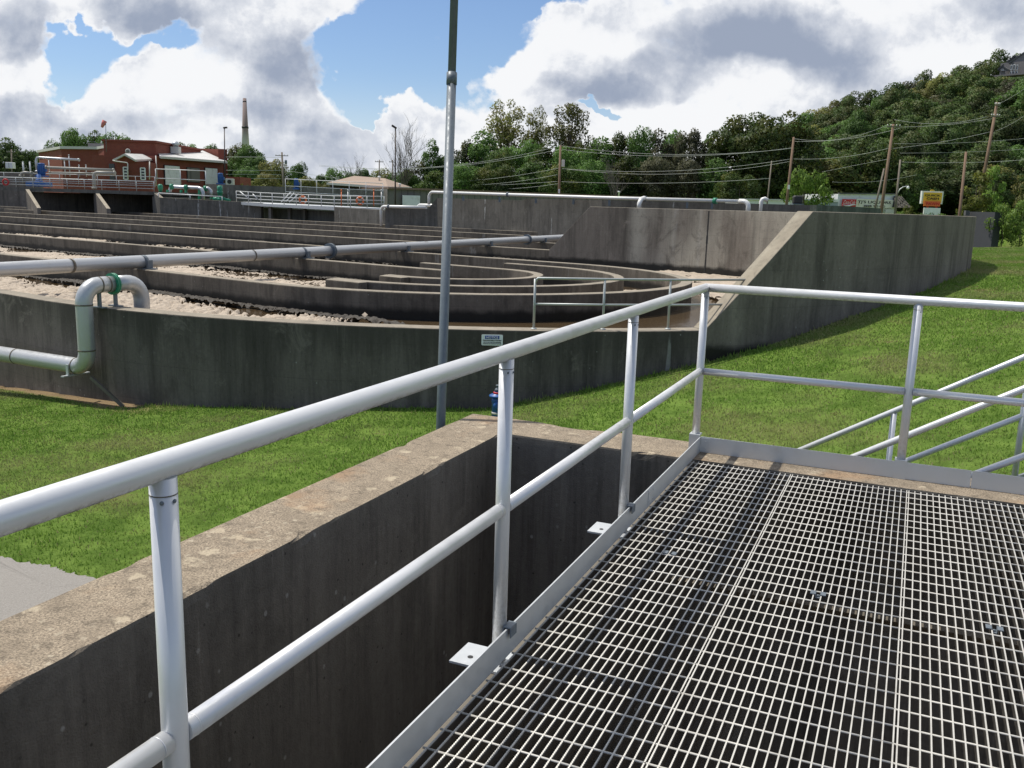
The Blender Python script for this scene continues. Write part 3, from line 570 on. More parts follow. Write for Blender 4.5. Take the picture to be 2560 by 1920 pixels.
# ---------------------------------------------------------------- deck grating
XL = .05; YB = -.262; YN = -8.2; pitch = .0302; rodp = .1046
edges = [XL, .640, 1.276, 1.905, 2.535, 3.165]
names = ['leftmost grating panel beside the toe board, striped by railing shadows', 'second grating panel from the left railing, in full sun', 'third grating panel from the left railing', 'rightmost grating panel in view, at the lower right edge of the photo', 'grating panel beyond the right edge of the view']
frame = thing('support_beam', (.0, -1.95, -.1), 'aluminium channel running along the left edge under the grating', 'beam')
mb = MB(); mb.box(-.03, .045, YN, PY1-PW-.003, -.055, -.047); mb.box(-.03, -.022, YN, PY1-PW-.003, -.25, -.057); mb.box(-.03, .045, YN, PY1-PW-.003, -.26, -.252); mb.build('channel', M['seam'], frame)
for yb, lb in ((-1.93, 'aluminium angle crossing under the grating behind the post shadow'), (-3.75, 'aluminium angle crossing under the grating nearest the viewer')):
    o = MB().box(.05, PX1-PW, yb-.02, yb+.02, -.085, -.079).box(.05, PX1-PW, yb+.014, yb+.02, -.12, -.087).build('cross_beam', M['seam']); tag(o, lb, 'beam')
for pi in range(4):
    x0, x1 = edges[pi]+.003, edges[pi+1]-.003; g = thing('grating_panel', (x0, YB, 0), names[pi], 'floor grating', 'floor grating panels of the deck')
    nb = int(round((x1-x0-.005)/pitch)); bx = np.linspace(x0+.0025, x1-.0025, nb+1); N = int((YB-(-5.6))/.005); yy = np.linspace(YB, -5.6, N)
    zt = np.where(np.arange(N) % 2, 0, -.0022); zt[:2] = 0; V = []; F = []; o = 0; hw = .0022
    for x in bx:
        Vb = np.empty((N, 4, 3)); Vb[..., 1] = yy[:, None]; Vb[:, 0, 0] = x-hw; Vb[:, 1, 0] = x+hw; Vb[:, 2, 0] = x+hw; Vb[:, 3, 0] = x-hw; Vb[:, :2, 2] = zt[:, None]; Vb[:, 2:, 2] = -.036
        i = np.arange(N-1)[:, None]*4+o; Fb = np.concatenate([np.stack([i+a, i+b_, i+4+b_, i+4+a], -1).reshape(-1, 4) for a, b_ in ((1, 0), (2, 1), (0, 3), (3, 2))])
        F += [Fb, np.array([[o, o+1, o+2, o+3]])]; V.append(Vb.reshape(-1, 3)); o += N*4
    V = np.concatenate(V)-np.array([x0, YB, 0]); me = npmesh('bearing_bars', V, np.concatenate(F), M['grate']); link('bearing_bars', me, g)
    mb = MB()
    for x in bx: mb.box(x-hw, x+hw, YN, -5.6, -.036, 0)
    k = 0; y = YB-.035
    while y > YN:
        a = x0-(.012 if pi else .006); mb.tube([(x0-.011, y, -.0045), (x1+.002 if pi == 0 else x1-.002, y, -.0045)], .0036, 6); y -= rodp
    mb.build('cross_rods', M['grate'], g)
    for (cx, cy) in [((.305, -1.85), ) , ((.96, -2.0), ), ((1.60, -2.02), ), ((2.2, -2.), )][pi]+(((.42, -3.62),) if pi == 0 else ()):
        c = MB(); c.box(cx-.030, cx-.010, cy-.018, cy+.018, .001, .004); c.box(cx+.010, cx+.030, cy-.018, cy+.018, .001, .004); c.box(cx-.0085, cx+.0085, cy-.018, cy+.018, -.014, -.011)
        c.box(cx-.0105, cx-.0085, cy-.018, cy+.018, -.014, .004); c.box(cx+.0085, cx+.0105, cy-.018, cy+.018, -.014, .004); c.lathe((cx, cy, -.011), [(.006, 0), (.006, .005), (.003, .007)], 6)
        c.build('saddle_clip', M['galv'], g)
# ---------------------------------------------------------------- deck railing
H, Mh, PR, RR = 1.05, .5194, .0245, .0262
rl = thing('deck_railing', (0, 0, 0), 'silver aluminium pipe guard railing with toe boards round the corner of the metal deck', 'railing')
ypl = [-1.5816, -3.034, -4.5288, -6.02, -7.5]
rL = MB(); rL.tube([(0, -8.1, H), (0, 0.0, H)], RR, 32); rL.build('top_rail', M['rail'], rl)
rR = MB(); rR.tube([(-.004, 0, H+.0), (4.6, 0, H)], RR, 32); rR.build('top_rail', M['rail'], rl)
prev = 0.
for y in ypl:
    mb = MB(); mb.tube([(0, prev-.022, Mh), (0, y+.022, Mh)], .0225, 28)
    for yy_ in (prev-.045, y+.045): mb.tube([(0, yy_-.001, Mh), (0, yy_+.001, Mh)], .0232, 28)
    mb.build('mid_rail', M['rail'], rl); prev = y
prev = 0.
for x in (1.2238, 2.45, 3.7):
    mb = MB(); mb.tube([(prev+.022, 0, Mh), (x-.022, 0, Mh)], .0225, 28)
    for xx in (prev+.045, x-.045): mb.tube([(xx-.001, 0, Mh), (xx+.001, 0, Mh)], .0232, 28)
    mb.build('mid_rail', M['rail'], rl); prev = x
for i, (x, y) in enumerate([(0, 0)]+[(0, y) for y in ypl]+[(1.2238, 0), (2.45, 0), (3.7, 0)]):
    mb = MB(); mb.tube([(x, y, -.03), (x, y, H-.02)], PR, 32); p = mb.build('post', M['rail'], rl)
    mb = MB(); mb.tube([(x, y, H-.052), (x, y, H-.050)], PR+.0006, 32)
    # saddle of the fitting under the rail and rivets
    mb.build('joint_seam', M['seam'], p); mb = MB()
    for (dx, dy) in ((PR*.6, -PR*.8), (PR, 0)): mb.lathe((x+dx, y+dy, H-.062), [(.004, 0), (.004, .0015), (.001, .003)], 8, (dx, dy, 0))
    mb.build('rivet', M['galv'], p)
    if x == 0 and y < 0:
        mb = MB(); mb.box(-.155, .03, y-.075, y+.075, -.045, -.037); mb.build('mounting_plate', M['toe'], p)
        mb = MB(); mb.tube([(-.10, y-.02, -.0369), (-.10, y-.02, -.0355)], .010, 12); mb.build('bolt_hole', M['black'], p)
        mb = MB(); mb.box(.022, .052, y-.022, y+.030, .103, .1065); mb.box(.0485, .052, y-.022, y+.030, .068, .1030); mb.box(.022, .0255, y-.022, y+.030, .068, .1030); mb.build('toe_clip', M['galv'], p)
    elif y == 0:
        mb = MB(); mb.box(x-.034, x+.034, -.040, -.0365, -.0, .112); mb.box(x-.034, x+.034, -.0365, .03, .103, .1135); mb.build('toe_clip', M['toe'], p)
mb = MB()
for ya, yb in ((-8.1, -4.20), (-4.197, -1.223), (-1.22, -.030)): mb.box(.034, .040, ya, yb, -.002, .10)
mb.build('toe_board', M['toe'], rl)
mb = MB()
for ys_ in (-1.22,): mb.box(.0402, .043, ys_-.05, ys_+.05, .01, .092); [mb.lathe((.043, ys_+q, z), [(.005, 0), (.004, .003)], 8, (1, 0, 0)) for q in (-.03, .03) for z in (.03, .075)]
mb.build('splice_plate', M['toe'], rl)
mb = MB(); mb.box(.042, 1.60, -.036, -.030, .002, .103); mb.box(1.604, 4.6, -.036, -.030, .002, .103); mb.build('toe_board', M['toe'], rl)
mb = MB(); mb.box(.041, .10, -.0385, -.0362, .01, .095); [mb.lathe((.075, -.0385, z), [(.004, 0), (.003, .003)], 8, (0, -1, 0)) for z in (.03, .075)]; mb.build('corner_angle', M['toe'], rl)
# stair railings beside the deck
def zrail(x, off): return off+.605*(x-2.5)
st = thing('staircase', (2.6, .9, 0), 'grey metal stair dropping to the lawn beside the deck with sloping pipe handrails', 'stairs')
for y, nm in ((.36, 'near'), (1.4, 'far')):
    for off, r in ((.935, .021), (.50, .021)):
        if y == .36: off -= .0
        mb = MB(); x0 = -.35; x1 = 3.6; mb.tube([(x0, y, zrail(x0, off)), (x1, y, zrail(x1, off))], r, 24); mb.build('handrail', M['rail'], st)
    for x in ((-.3, 1.15, 1.975, 3.3) if y > 1 else (-.3, 1.9+.9, )):
        mb = MB(); top = zrail(x, .935 if not (y > 1 and abs(x-1.975) < .01) else .935); mb.tube([(x, y, zrail(x, -.15)), (x, y, top-.015)], .021, 24); mb.build('post', M['rail'], st)
    mb = MB(); mb.bar((-.4, y, zrail(-.4, -.06)), (3.6, y, zrail(3.6, -.06)), .04, .2); mb.build('stringer', M['toe'], st)
for k in range(11):
    x = -.2+k*.34; z = zrail(x, -.02); mb = MB()
    for q in range(5): mb.box(x-.13+q*.065, x-.13+q*.065+.004, .385, 1.375, z-.03, z)
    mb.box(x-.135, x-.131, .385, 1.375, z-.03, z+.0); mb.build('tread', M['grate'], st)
# ---------------------------------------------------------------- near pipes, mast, hydrant, notice
def bend(c, a, b, r, n=8):
    # quarter bend about corner c: from direction a (unit, toward previous) to b (unit, toward next)
    c, a, b = [np.array(v, float) for v in (c, a, b)]; o = c+(a+b)*r
    return [o-b*r*math.cos(k*math.pi/2/n)-a*r*math.sin(k*math.pi/2/n) for k in range(n+1)]
bp = thing('overhead_pipe', (-17.1, 8, -.1), 'large silver pipe with dark joint bands laid level across the tops of the channel walls', 'pipe')
zp = ZL+.02+.165
mb = MB(); mb.tube([(-17.3, -6, zp), (-17.12, 11, zp), (-17.05, 47, zp)], .165, 28); mb.build('pipe_run', M['pipe'], bp)
for y in (4.5, 9.9, 16.4, 26.9, 27.05, 35.5):
    mb = MB(); mb.tube([(-17.1, y-.02, zp), (-17.1, y+.02, zp)], .172, 28); mb.build('joint_band', M['seam'], bp)
for y in (20.4, 37.6):
    mb = MB(); mb.tube([(-17.1, y-.07, zp), (-17.1, y-.02, zp)], .26, 28); mb.tube([(-17.1, y+.0, zp), (-17.1, y+.05, zp)], .26, 28)
    for k in range(10): a = k*math.pi/5; mb.tube([(-17.1+.22*math.cos(a), y-.10, zp+.22*math.sin(a)), (-17.1+.22*math.cos(a), y+.08, zp+.22*math.sin(a))], .018, 6)
    mb.build('flange', M['galv'], bp)
for pp in (8.3, 14.9, 21.2, 28.6, 35.2):
    y = (pp+17.1*N1[0])/N1[1]
    mb = MB(); mb.box(-17.5, -16.7, y-.1, y+.1, ZL+.002, ZL+.03); mb.box(-17.36, -17.30, y-.08, y+.08, ZL+.032, zp); mb.box(-16.90, -16.84, y-.08, y+.08, ZL+.032, zp+.05)
    mb.tube([(-17.1, y-.05, zp), (-17.1, y+.05, zp)], .170, 24); mb.build('pipe_support', M['galv'], bp)
# elbow pipe climbing over the low wall
def wp(deg, rr, z): x, y = arc(deg, rr); return np.array([x, y, z])
hit = cyl_hit(184, 700, RO+.34); ang = math.degrees(math.atan2(hit[1]-C0[1], hit[0]-C0[0])); nr = np.array([math.cos(R_(ang)), math.sin(R_(ang)), 0]); tg = np.array([-nr[1], nr[0], 0])
P0 = np.array([hit[0], hit[1], 0.]); d0 = ray(184, 615); D0 = (P0-CAM)@BF
ztop_ = at(184, 618, D0)[2]; zbot_ = at(184, 800, D0)[2]; rp = .135; zt_ = np.array([0, 0, 1.])
up = thing('elbow_pipe', (P0[0], P0[1], zbot_), 'silver pipe with elbows hooking over the low wall at a green flange', 'pipe')
c1 = P0+zt_*zbot_; c2 = P0+zt_*ztop_; inn = -nr; c3 = P0+zt_*ztop_+inn*1.16
run = [c1-tg*9]+bend(c1, -tg, zt_, .27)+bend(c2, -zt_, inn, .29)+[c2+inn*.56]
MB().tube(run, rp, 28).build('riser_pipe', M['pipe'], up)
MB().tube([c2+inn*.60]+bend(c3, -inn, -zt_, .30)+[c3-zt_*1.6], rp, 28).build('drop_pipe', M['pipe'], up)
for p, d in ((c1-tg*.28, tg), (c1-tg*1.85, tg), (c1+zt_*.29, zt_), (c2-zt_*.31, zt_), (c2+inn*.30, inn), (c2+inn*.46, inn)):
    MB().tube([p-d*.012, p+d*.012], rp+.005, 28).build('joint_band', M['seam'], up)
mb = MB(); p = c2+inn*.58; mb.tube([p-inn*.03, p-inn*.003], .185, 28); mb.tube([p+inn*.003, p+inn*.03], .185, 28)
for k in range(8): a = k*math.pi/4; q = p+(tg*math.cos(a)+zt_*math.sin(a))*.16; mb.tube([q-inn*.045, q+inn*.045], .010, 6)
mb.build('green_flange', M['green'], up)['label'] = 'green bolted flange on the top bend'
for s_ in (.30, .62):
    q = c2+inn*s_; mb = MB(); mb.bar(q-zt_*.13, [q[0], q[1], ZL], .05, .05); mb.bar([q[0]-tg[0]*.13, q[1]-tg[1]*.13, ZL+.01], [q[0]+tg[0]*.13, q[1]+tg[1]*.13, ZL+.01], .1, .02); mb.build('support_leg', M['galv'], up)
q = c1-tg*.32; mb = MB(); mb.obox(q-zt_*.155+nr*.0, tg, nr, zt_, .03, .26, .01); mb.obox(q-zt_*.06+nr*.15, tg, nr, zt_, .03, .01, .10); mb.build('wall_bracket', M['toe'], up)
q = c1+tg*.06; mb = MB(); mb.bar(q-zt_*.16, q-zt_*.62+tg*.55-nr*.16, .05, .05); mb.build('brace', M['seam'], up)
# small fishhook handrail on the low wall
tr = thing('wall_railing', (-4, 7, ZL), 'dull aluminium two-rail railing standing on the low basin wall beside its ramp', 'railing')
pts3 = []
for px in (1153, 1300, 1442): h_ = atz(px, 711, ZL); a = math.degrees(math.atan2(h_[1]-C0[1], h_[0]-C0[0])); pts3.append(a)
pr = [np.array([*arc(a, RO-.18), ZL]) for a in pts3]; e = np.array([*arc(a0+3.8, RO-.18), ZL]); e2 = np.array([*arc(a0+1.9, RO-.18), ZL])
for p in pr: mb = MB(); mb.tube([p, p+zt_*.78], .019, 16); mb.lathe(p, [(.05, 0), (.05, .012), (.03, .02)], 12); mb.build('post', M['tank_rail'], tr)
MB().tube([pr[0]+zt_*.71, pr[0]+zt_*.77+(pr[1]-pr[0])*.02, pr[0]+zt_*.79+(pr[1]-pr[0])*.04, pr[1]+zt_*.79, pr[2]+zt_*.79, e+zt_*.79], .019, 16).build('top_rail', M['tank_rail'], tr)
MB().tube([pr[0]+zt_*.39, pr[1]+zt_*.39, pr[2]+zt_*.39, e2+zt_*.39], .017, 16).build('mid_rail', M['tank_rail'], tr)
# light mast beside the pit
mast = thing('light_mast', (-1.80, -.02, -1.6), 'slim galvanised pipe mast with a coupling, standing against the pit wall', 'mast')
b0 = atz(952, 921, 0.); Dm = (np.array([-1.79, -.05, 0])-CAM)@BF; t0 = at(981, 4, Dm); b0 = at(952, 921, Dm); dz = (t0-b0); low_ = b0+dz*((-1.7-b0[2])/dz[2]); hi_ = b0+dz*((9.2-b0[2])/dz[2]); col_ = at(973, 172, Dm)
lowp = b0+dz*((col_[2]-.02-b0[2])/dz[2])
MB().tube([low_, lowp], .0335, 24).build('lower_tube', M['galv'], mast); MB().tube([lowp, hi_], .0290, 24).build('upper_tube', M['galv'], mast)
MB().tube([lowp-dz/np.linalg.norm(dz)*.015, lowp+dz/np.linalg.norm(dz)*.07], .038, 24).build('coupling', M['galv'], mast)
# hydrant
hy = at(1071, 831, 12.3); hg = gz(hy[0], hy[1]); hd = thing('fire_hydrant', (hy[0], hy[1], hg), 'small blue fire hydrant with a red ring, half hidden by the railing post', 'hydrant')
hx, hyy, hz2 = hy[0]+.03, hy[1], hy[2]
MB().lathe((hx, hyy, hg-.1), [(.075, 0), (.075, hz2-hg-.14), (.082, hz2-hg-.13), (.082, hz2-hg-.07)], 20).build('barrel', M['blue'], hd)
MB().lathe((hx, hyy, hz2-.165), [(.06, 0), (.115, .004), (.115, .022), (.10, .032), (.05, .05), (.045, .085)], 24).build('bonnet', M['blue'], hd)
MB().lathe((hx, hyy, hz2-.118), [(.062, 0), (.058, .02), (.05, .024)], 20).build('red_ring', M['red'], hd)
MB().lathe((hx, hyy, hz2-.08), [(.05, 0), (.032, .03), (.02, .035), (.02, .06), (.026, .062), (.026, .08)], 12).build('cap_nut', M['galv'], hd)
fwd = -F0; MB().lathe((hx-.0, hyy, hz2-.27), [(.05, .05), (.055, .09), (.05, .11), (.02, .115)], 16, fwd).build('outlet_cap', M['blue'], hd)
MB().lathe((hx, hyy, hz2-.40), [(.0765, 0), (.0765, .03)], 20).build('band', M['trim'], hd)
# text helper
def text(name, s, h, c, right, up_, mt, parent, shear=0., width=None, bold=0.0, sx=1.):
    cu = bpy.data.curves.new(name, 'FONT'); cu.body = s; cu.align_x = 'CENTER'; cu.align_y = 'CENTER'; cu.size = 1.; cu.extrude = .004; cu.offset = bold; cu.shear = shear; cu.resolution_u = 3
    o = bpy.data.objects.new(name, cu); COL.objects.link(o); bpy.context.view_layer.update()
    me = bpy.data.meshes.new_from_object(o.evaluated_get(bpy.context.evaluated_depsgraph_get())); bpy.data.objects.remove(o); bpy.data.curves.remove(cu)
    v = np.array([x.co[:] for x in me.vertices]); w = v[:, 0].max()-v[:, 0].min(); hh = v[:, 1].max()-v[:, 1].min(); cx = (v[:, 0].max()+v[:, 0].min())/2; cy = (v[:, 1].max()+v[:, 1].min())/2
    k = h/hh; kx = (width/w) if width else k*sx; right = np.array(right, float); right /= np.linalg.norm(right); up_ = np.array(up_, float); nrm = np.cross(right, up_); nrm /= np.linalg.norm(nrm)
    off = np.array(parent.get('_off', parent.location if parent.get('_root') else (0, 0, 0)))
    for x in me.vertices:
        q = np.array(c)+right*(x.co.x-cx)*kx+up_*(x.co.y-cy)*k+nrm*(x.co.z+.004)-off; x.co = q
    me.materials.clear(); me.materials.append(mt); return link(name, me, parent)
# notice plate
ha = cyl_hit(1040, 734, RO); hb = cyl_hit(1086, 734, RO); cen = (ha+hb)/2; rt = hb-ha; rt[2] = 0; wS = np.linalg.norm(rt); rt /= wS; upv = np.array([0, 0, 1.]); nn = np.cross(rt, upv)
D_ = (cen-CAM)@BF; hS = 23.5*S/FPX*D_; cen = cen+nn*.03
ns = thing('notice_sign', tuple(cen), 'small white NOTICE plate with a blue heading fixed to the dark low wall', 'sign')
mb = MB(); k = .018; pl = []
for sx, sy, a0_ in ((1, 1, 0), (-1, 1, 90), (-1, -1, 180), (1, -1, 270)):
    for a in (0, 30, 60, 90): pl.append((sx*(wS/2-k)+k*math.cos(R_(a0_+a)), sy*(hS/2-k)+k*math.sin(R_(a0_+a))))
n = len(pl); f_l = [cen+rt*x+upv*z for x, z in pl]; mb.add(f_l+[q-nn*.006 for q in f_l], [tuple(range(n)), tuple(range(n, 2*n))[::-1]]+[(i, i+n, (i+1) % n+n, (i+1) % n) for i in range(n)]); mb.build('plate', M['notice'], ns)
mb = MB(); mb.obox(cen+upv*hS*.25+nn*.0025, rt, -nn, upv, wS*.335, .001, hS*.15); mb.build('heading_panel', M['signblue'], ns)
text('heading', 'NOTICE', hS*.19, cen+upv*hS*.25+nn*.003, rt, upv, M['white'], ns, width=wS*.56, bold=.02)
text('lettering', '*NONPOTABLE WATER*', hS*.10, cen-upv*hS*.03, rt, upv, M['ink'], ns, width=wS*.88, bold=.015)
text('lettering', 'NOT TO BE USED FOR DRINKING', hS*.07, cen-upv*hS*.2, rt, upv, M['ink'], ns, width=wS*.84)
text('lettering', 'WASHING OR COOKING PURPOSES', hS*.07, cen-upv*hS*.34, rt, upv, M['ink'], ns, width=wS*.86)
# ---------------------------------------------------------------- far walkway, pipes and gallery
def frail(name, pts, z0, h, label, rails=(1., .55), r=.03, sp=1.6, toe=None, nposts=None, group=None, mt='far_rail'):
    """pts: list of world points (deck level), posts at even spacing"""
    o = thing(name, tuple(pts[0]), label, 'railing', group); mt = M[mt]
    for f in rails: MB().tube([p+zt_*h*f for p in pts], r, 8).build('rail', mt, o)
    for i in range(len(pts)-1):
        L = np.linalg.norm(pts[i+1]-pts[i]); n = max(1, int(round(L/sp)))
        for k in range(n+(i == len(pts)-2)): p = pts[i]+(pts[i+1]-pts[i])*k/n; MB().tube([p, p+zt_*h], r, 8).build('post', mt, o)
    if toe: mb = MB(); [mb.bar(a-zt_*toe/2, b-zt_*toe/2, .06, toe) for a, b in zip(pts[:-1], pts[1:])]; mb.build('deck_edge', mt, o)
    return o
def hdir(a, b): d = np.array(b)-np.array(a); d[2] = 0; return d/np.linalg.norm(d)
# gallery wall (dark, grey) between left opening and panels
mb = MB(); gp = [A(q1, 1330, 1000, 96), A(q1, 1380, 1010, 95), A(q2, 525, 1065, 92)]; mb.wall(gp, .5, [A(q1, 1330, 975, 96)[2], A(q1, 1380, 1015, 95)[2], A(q2, 525, 1062, 92)[2]], -3)
gw = thing('gallery_wall', tuple(gp[0]), 'long dark grey concrete wall behind the far channels under the pale walkway', 'wall'); mb.build('wall_panel', M['conc_far'], gw)
mb = MB(); gp2 = [A(q2, 525, 1060, 97), A(q2, 1160, 1100, 88), ]; mb.wall(gp2, .4, [.55, .45], -3); mb.build('recessed_panel', M['conc'], gw)
mb = MB(); gp3 = [A(q2, 1160, 1105, 84), A(q2, 1600, 1120, 78.5)]; mb.wall(gp3, .5, [A(q2, 1160, 1098, 84)[2], A(q2, 1600, 1125, 78.5)[2]], -3); mb.build('wall_panel', M['conc_far'], gw)
for x in (610, 777, 905): p = A(q2, x, 1150, 91); MB().box(p[0]-.15, p[0]+.15, p[1]-.15, p[1]+.15, -3, .9).build('pillar', M['conc_far'], gw)
p = A(q1, 2122, 1150, 93.4); rt2 = hdir(gp[1], gp[2]); MB().obox(p, rt2, np.cross(upv, rt2), upv, .55, .03, 1.1).build('access_cover', M['white'], gw)
# walkway with railing
wk = [A(q2, 315, 1050, 93), A(q2, 525, 1066, 91), A(q2, 1160, 1100, 85), A(q2, 1590, 1108, 82)]
wkt = [A(q2, 315, 960, 93), A(q2, 1590, 1018, 82)]
frail('walkway_railing', wk, 0, wkt[0][2]-wk[0][2], 'front run of the pale three-rail walkway railing with ladder-like braces above the gallery wall', (1., .66, .36), .035, 1.9, .27)
wb = [A(q2, 740, 1012, 97), A(q2, 1580, 1060, 92)]
frail('walkway_railing', wb, 0, 1.9, 'back run of the pale walkway railing seen through the front run', (1., .62, .3), .03, 2.2)
mb = MB()
for xa, ya, xb, yb in ((345, 965, 440, 1040), (455, 985, 505, 1035), (700, 1055, 785, 968), (770, 1055, 850, 985), (740, 1050, 815, 975)):
    mb.tube([A(q2, xa, ya, 90.4), A(q2, xb, yb, 90.4)], .05, 8)
o = mb.build('stair_rail', M['far_rail']); tag(o, 'sloping pale stair rails crossing the front walkway railing', 'railing')
mb = MB(); mb.prism([tuple(wk[0][:2]), tuple(wk[1][:2]), tuple(wk[3][:2]), tuple((wk[3]+F0*5)[:2]), tuple((wk[0]+F0*6)[:2])], [wk[0][2]-.3, wk[1][2]-.3, wk[3][2]-.3, wk[3][2]-.3, wk[0][2]-.3], [wk[0][2]-.02, wk[1][2]-.02, wk[3][2]-.02, wk[3][2]-.02, wk[0][2]-.02])
tag(mb.build('walkway', M['toe']), 'metal walkway deck behind the front walkway railing', 'walkway')
for (x, y, D, lb) in ((888, 1036, 87.6, 'bright orange life ring on the walkway railing, left of the two'), (1382, 1045, 83.2, 'faded orange life ring on the walkway railing, right of the two')):
    c = A(q2, x, y, D); pts = [c+R0*.30*math.cos(a)+upv*.32*math.sin(a) for a in np.linspace(0, 2*math.pi, 25)]; lr = thing('life_ring', tuple(c), lb, 'life ring', 'life rings on the walkway railing')
    MB().tube(pts, .085, 10, False).build('ring', M['orange'], lr)
    for k in range(4): a = math.pi/4+k*math.pi/2; q = c+R0*.30*math.cos(a)+upv*.32*math.sin(a); dq = -R0*math.sin(a)+upv*math.cos(a); MB().tube([q-dq*.05, q+dq*.05], .09, 10).build('band', M['white'], lr)
for x, col, D in ((1221, 'orange', 83), (1278, 'far_rail', 83), (1501, 'orange', 81.5), (1567, 'far_rail', 81)):
    o = MB().tube([A(q2, x, 1090, D), A(q2, x, 962, D)], .04, 8).lathe(A(q2, x, 962, D), [(.06, 0), (.06, .15), (.02, .18)], 8).build('marker_post', M[col]); tag(o, 'thin %s marker post with a pale cap %s the two life rings' % ('orange' if col == 'orange' else 'grey', 'between' if x < 1400 else 'right of'), 'post')
# small silver pipes at the gallery end
sp = thing('small_pipe', A(q2, 1565, 1240, 76), 'white pipe rising out of the far channels and turning right along the gallery wall top', 'pipe')
zc = A(q2, 1565, 1092, 76); rr_ = hdir(zc, A(q2, 1960, 1100, 72.5)); bt = A(q2, 1565, 1260, 76); c_ = np.array([bt[0], bt[1], zc[2]])
MB().tube([bt]+bend(c_, (0, 0, -1.), rr_, .4)+[A(q2, 1955, 1101, 72.6)], .125, 16).build('pipe_run', M['white_pipe'], sp); MB().tube([c_+rr_*.9, c_+rr_*1.02], .19, 16).build('flange', M['galv'], sp)
c_ = A(q2, 1880, 1080, 76); o = MB().tube([c_-zt_*1.9]+bend(c_, (0, 0, -1.), rr_, .35)+[c_+rr_*4.2], .13, 16).build('vent_pipe', M['white_pipe']); tag(o, 'short white gooseneck pipe beside the angled end of the far raised wall', 'pipe')
# pipe on top of far raised wall
wp_ = thing('wall_top_pipe', A(q3, 245, 1000, 73), 'long white pipe carried on brackets along the top of the far raised wall', 'pipe')
pa = [A(q3, 260, 970, 72.5), A(q3, 930, 990, 67.5), A(q4, 0, 1362, 62), A(q4, 1215, 1394, 57.5)]; c_ = A(q3, 250, 968, 73); d_ = hdir(pa[0], pa[1])
MB().tube([np.array([c_[0], c_[1], A(q3, 245, 1075, 73)[2]])]+bend(c_, (0, 0, -1.), d_, .45)+pa[1:3]+[pa[3]], .11, 16).build('pipe_run', M['white_pipe'], wp_)
e_ = pa[3]; MB().tube([e_-d_*.1, e_+d_*.2]+[e_+d_*(.2+.35*math.sin(a))-zt_*(.35-.35*math.cos(a)) for a in (.4, .8, 1.2, 1.57)]+[e_+d_*.55-zt_*1.0], .15, 16).build('end_elbow', M['white_pipe'], wp_)
b1 = A(q4, 385, 1368, 60.6); vw = -F0*.9+np.array([0, 0, 0]); MB().tube([b1, b1+vw*.35-R0*.1, b1+vw*.75-R0*.32-zt_*.08, b1+vw*1.0-R0*.45-zt_*.35, b1+vw*1.0-R0*.45-zt_*.75], .15, 16).build('branch_elbow', M['white_pipe'], wp_)
for q_, x, y, D in ((q3, 932, 990, 67.5), (q4, 392, 1372, 60.5)): p = A(q_, x, y, D); MB().tube([p-d_*.07, p+d_*.07], .18, 16).build('flange', M['galv'], wp_)
p = A(q4, 997, 1390, 58.3); MB().tube([p-d_*.12, p+d_*.12], .19, 16).build('green_flange', M['green'], wp_)['label'] = 'green flange near the right end'
for q_, x, D in ((q3, 548, 70.4), (q3, 862, 68), (q3, 1175, 66), (q3, 1500, 64.3), (q3, 1812, 63), (q4, 82, 61.7), (q4, 755, 59.2), (q4, 970, 58.4)):
    t_ = (x if q_ is q3 else x+1728); y_ = 985+(t_-545)*(1030-985)/(2212-545)+14 if q_ is q3 else 1378+(x)*.026; p = A(q_, x, y_, D); MB().box(p[0]-.06, p[0]+.06, p[1]-.08, p[1]+.08, p[2]-.4, p[2]-.02).build('bracket', M['galv'], wp_)
p = A(q4, 1395, 1385, 58); o = MB().tube([p-zt_*1.4, p-zt_*.1, p+zt_*.05+R0*.06, p+R0*.2+zt_*.1, p+R0*.38], .14, 14).build('gooseneck_pipe', M['white_pipe']); tag(o, 'short white gooseneck with a dark tip right of the long pipe end', 'pipe')
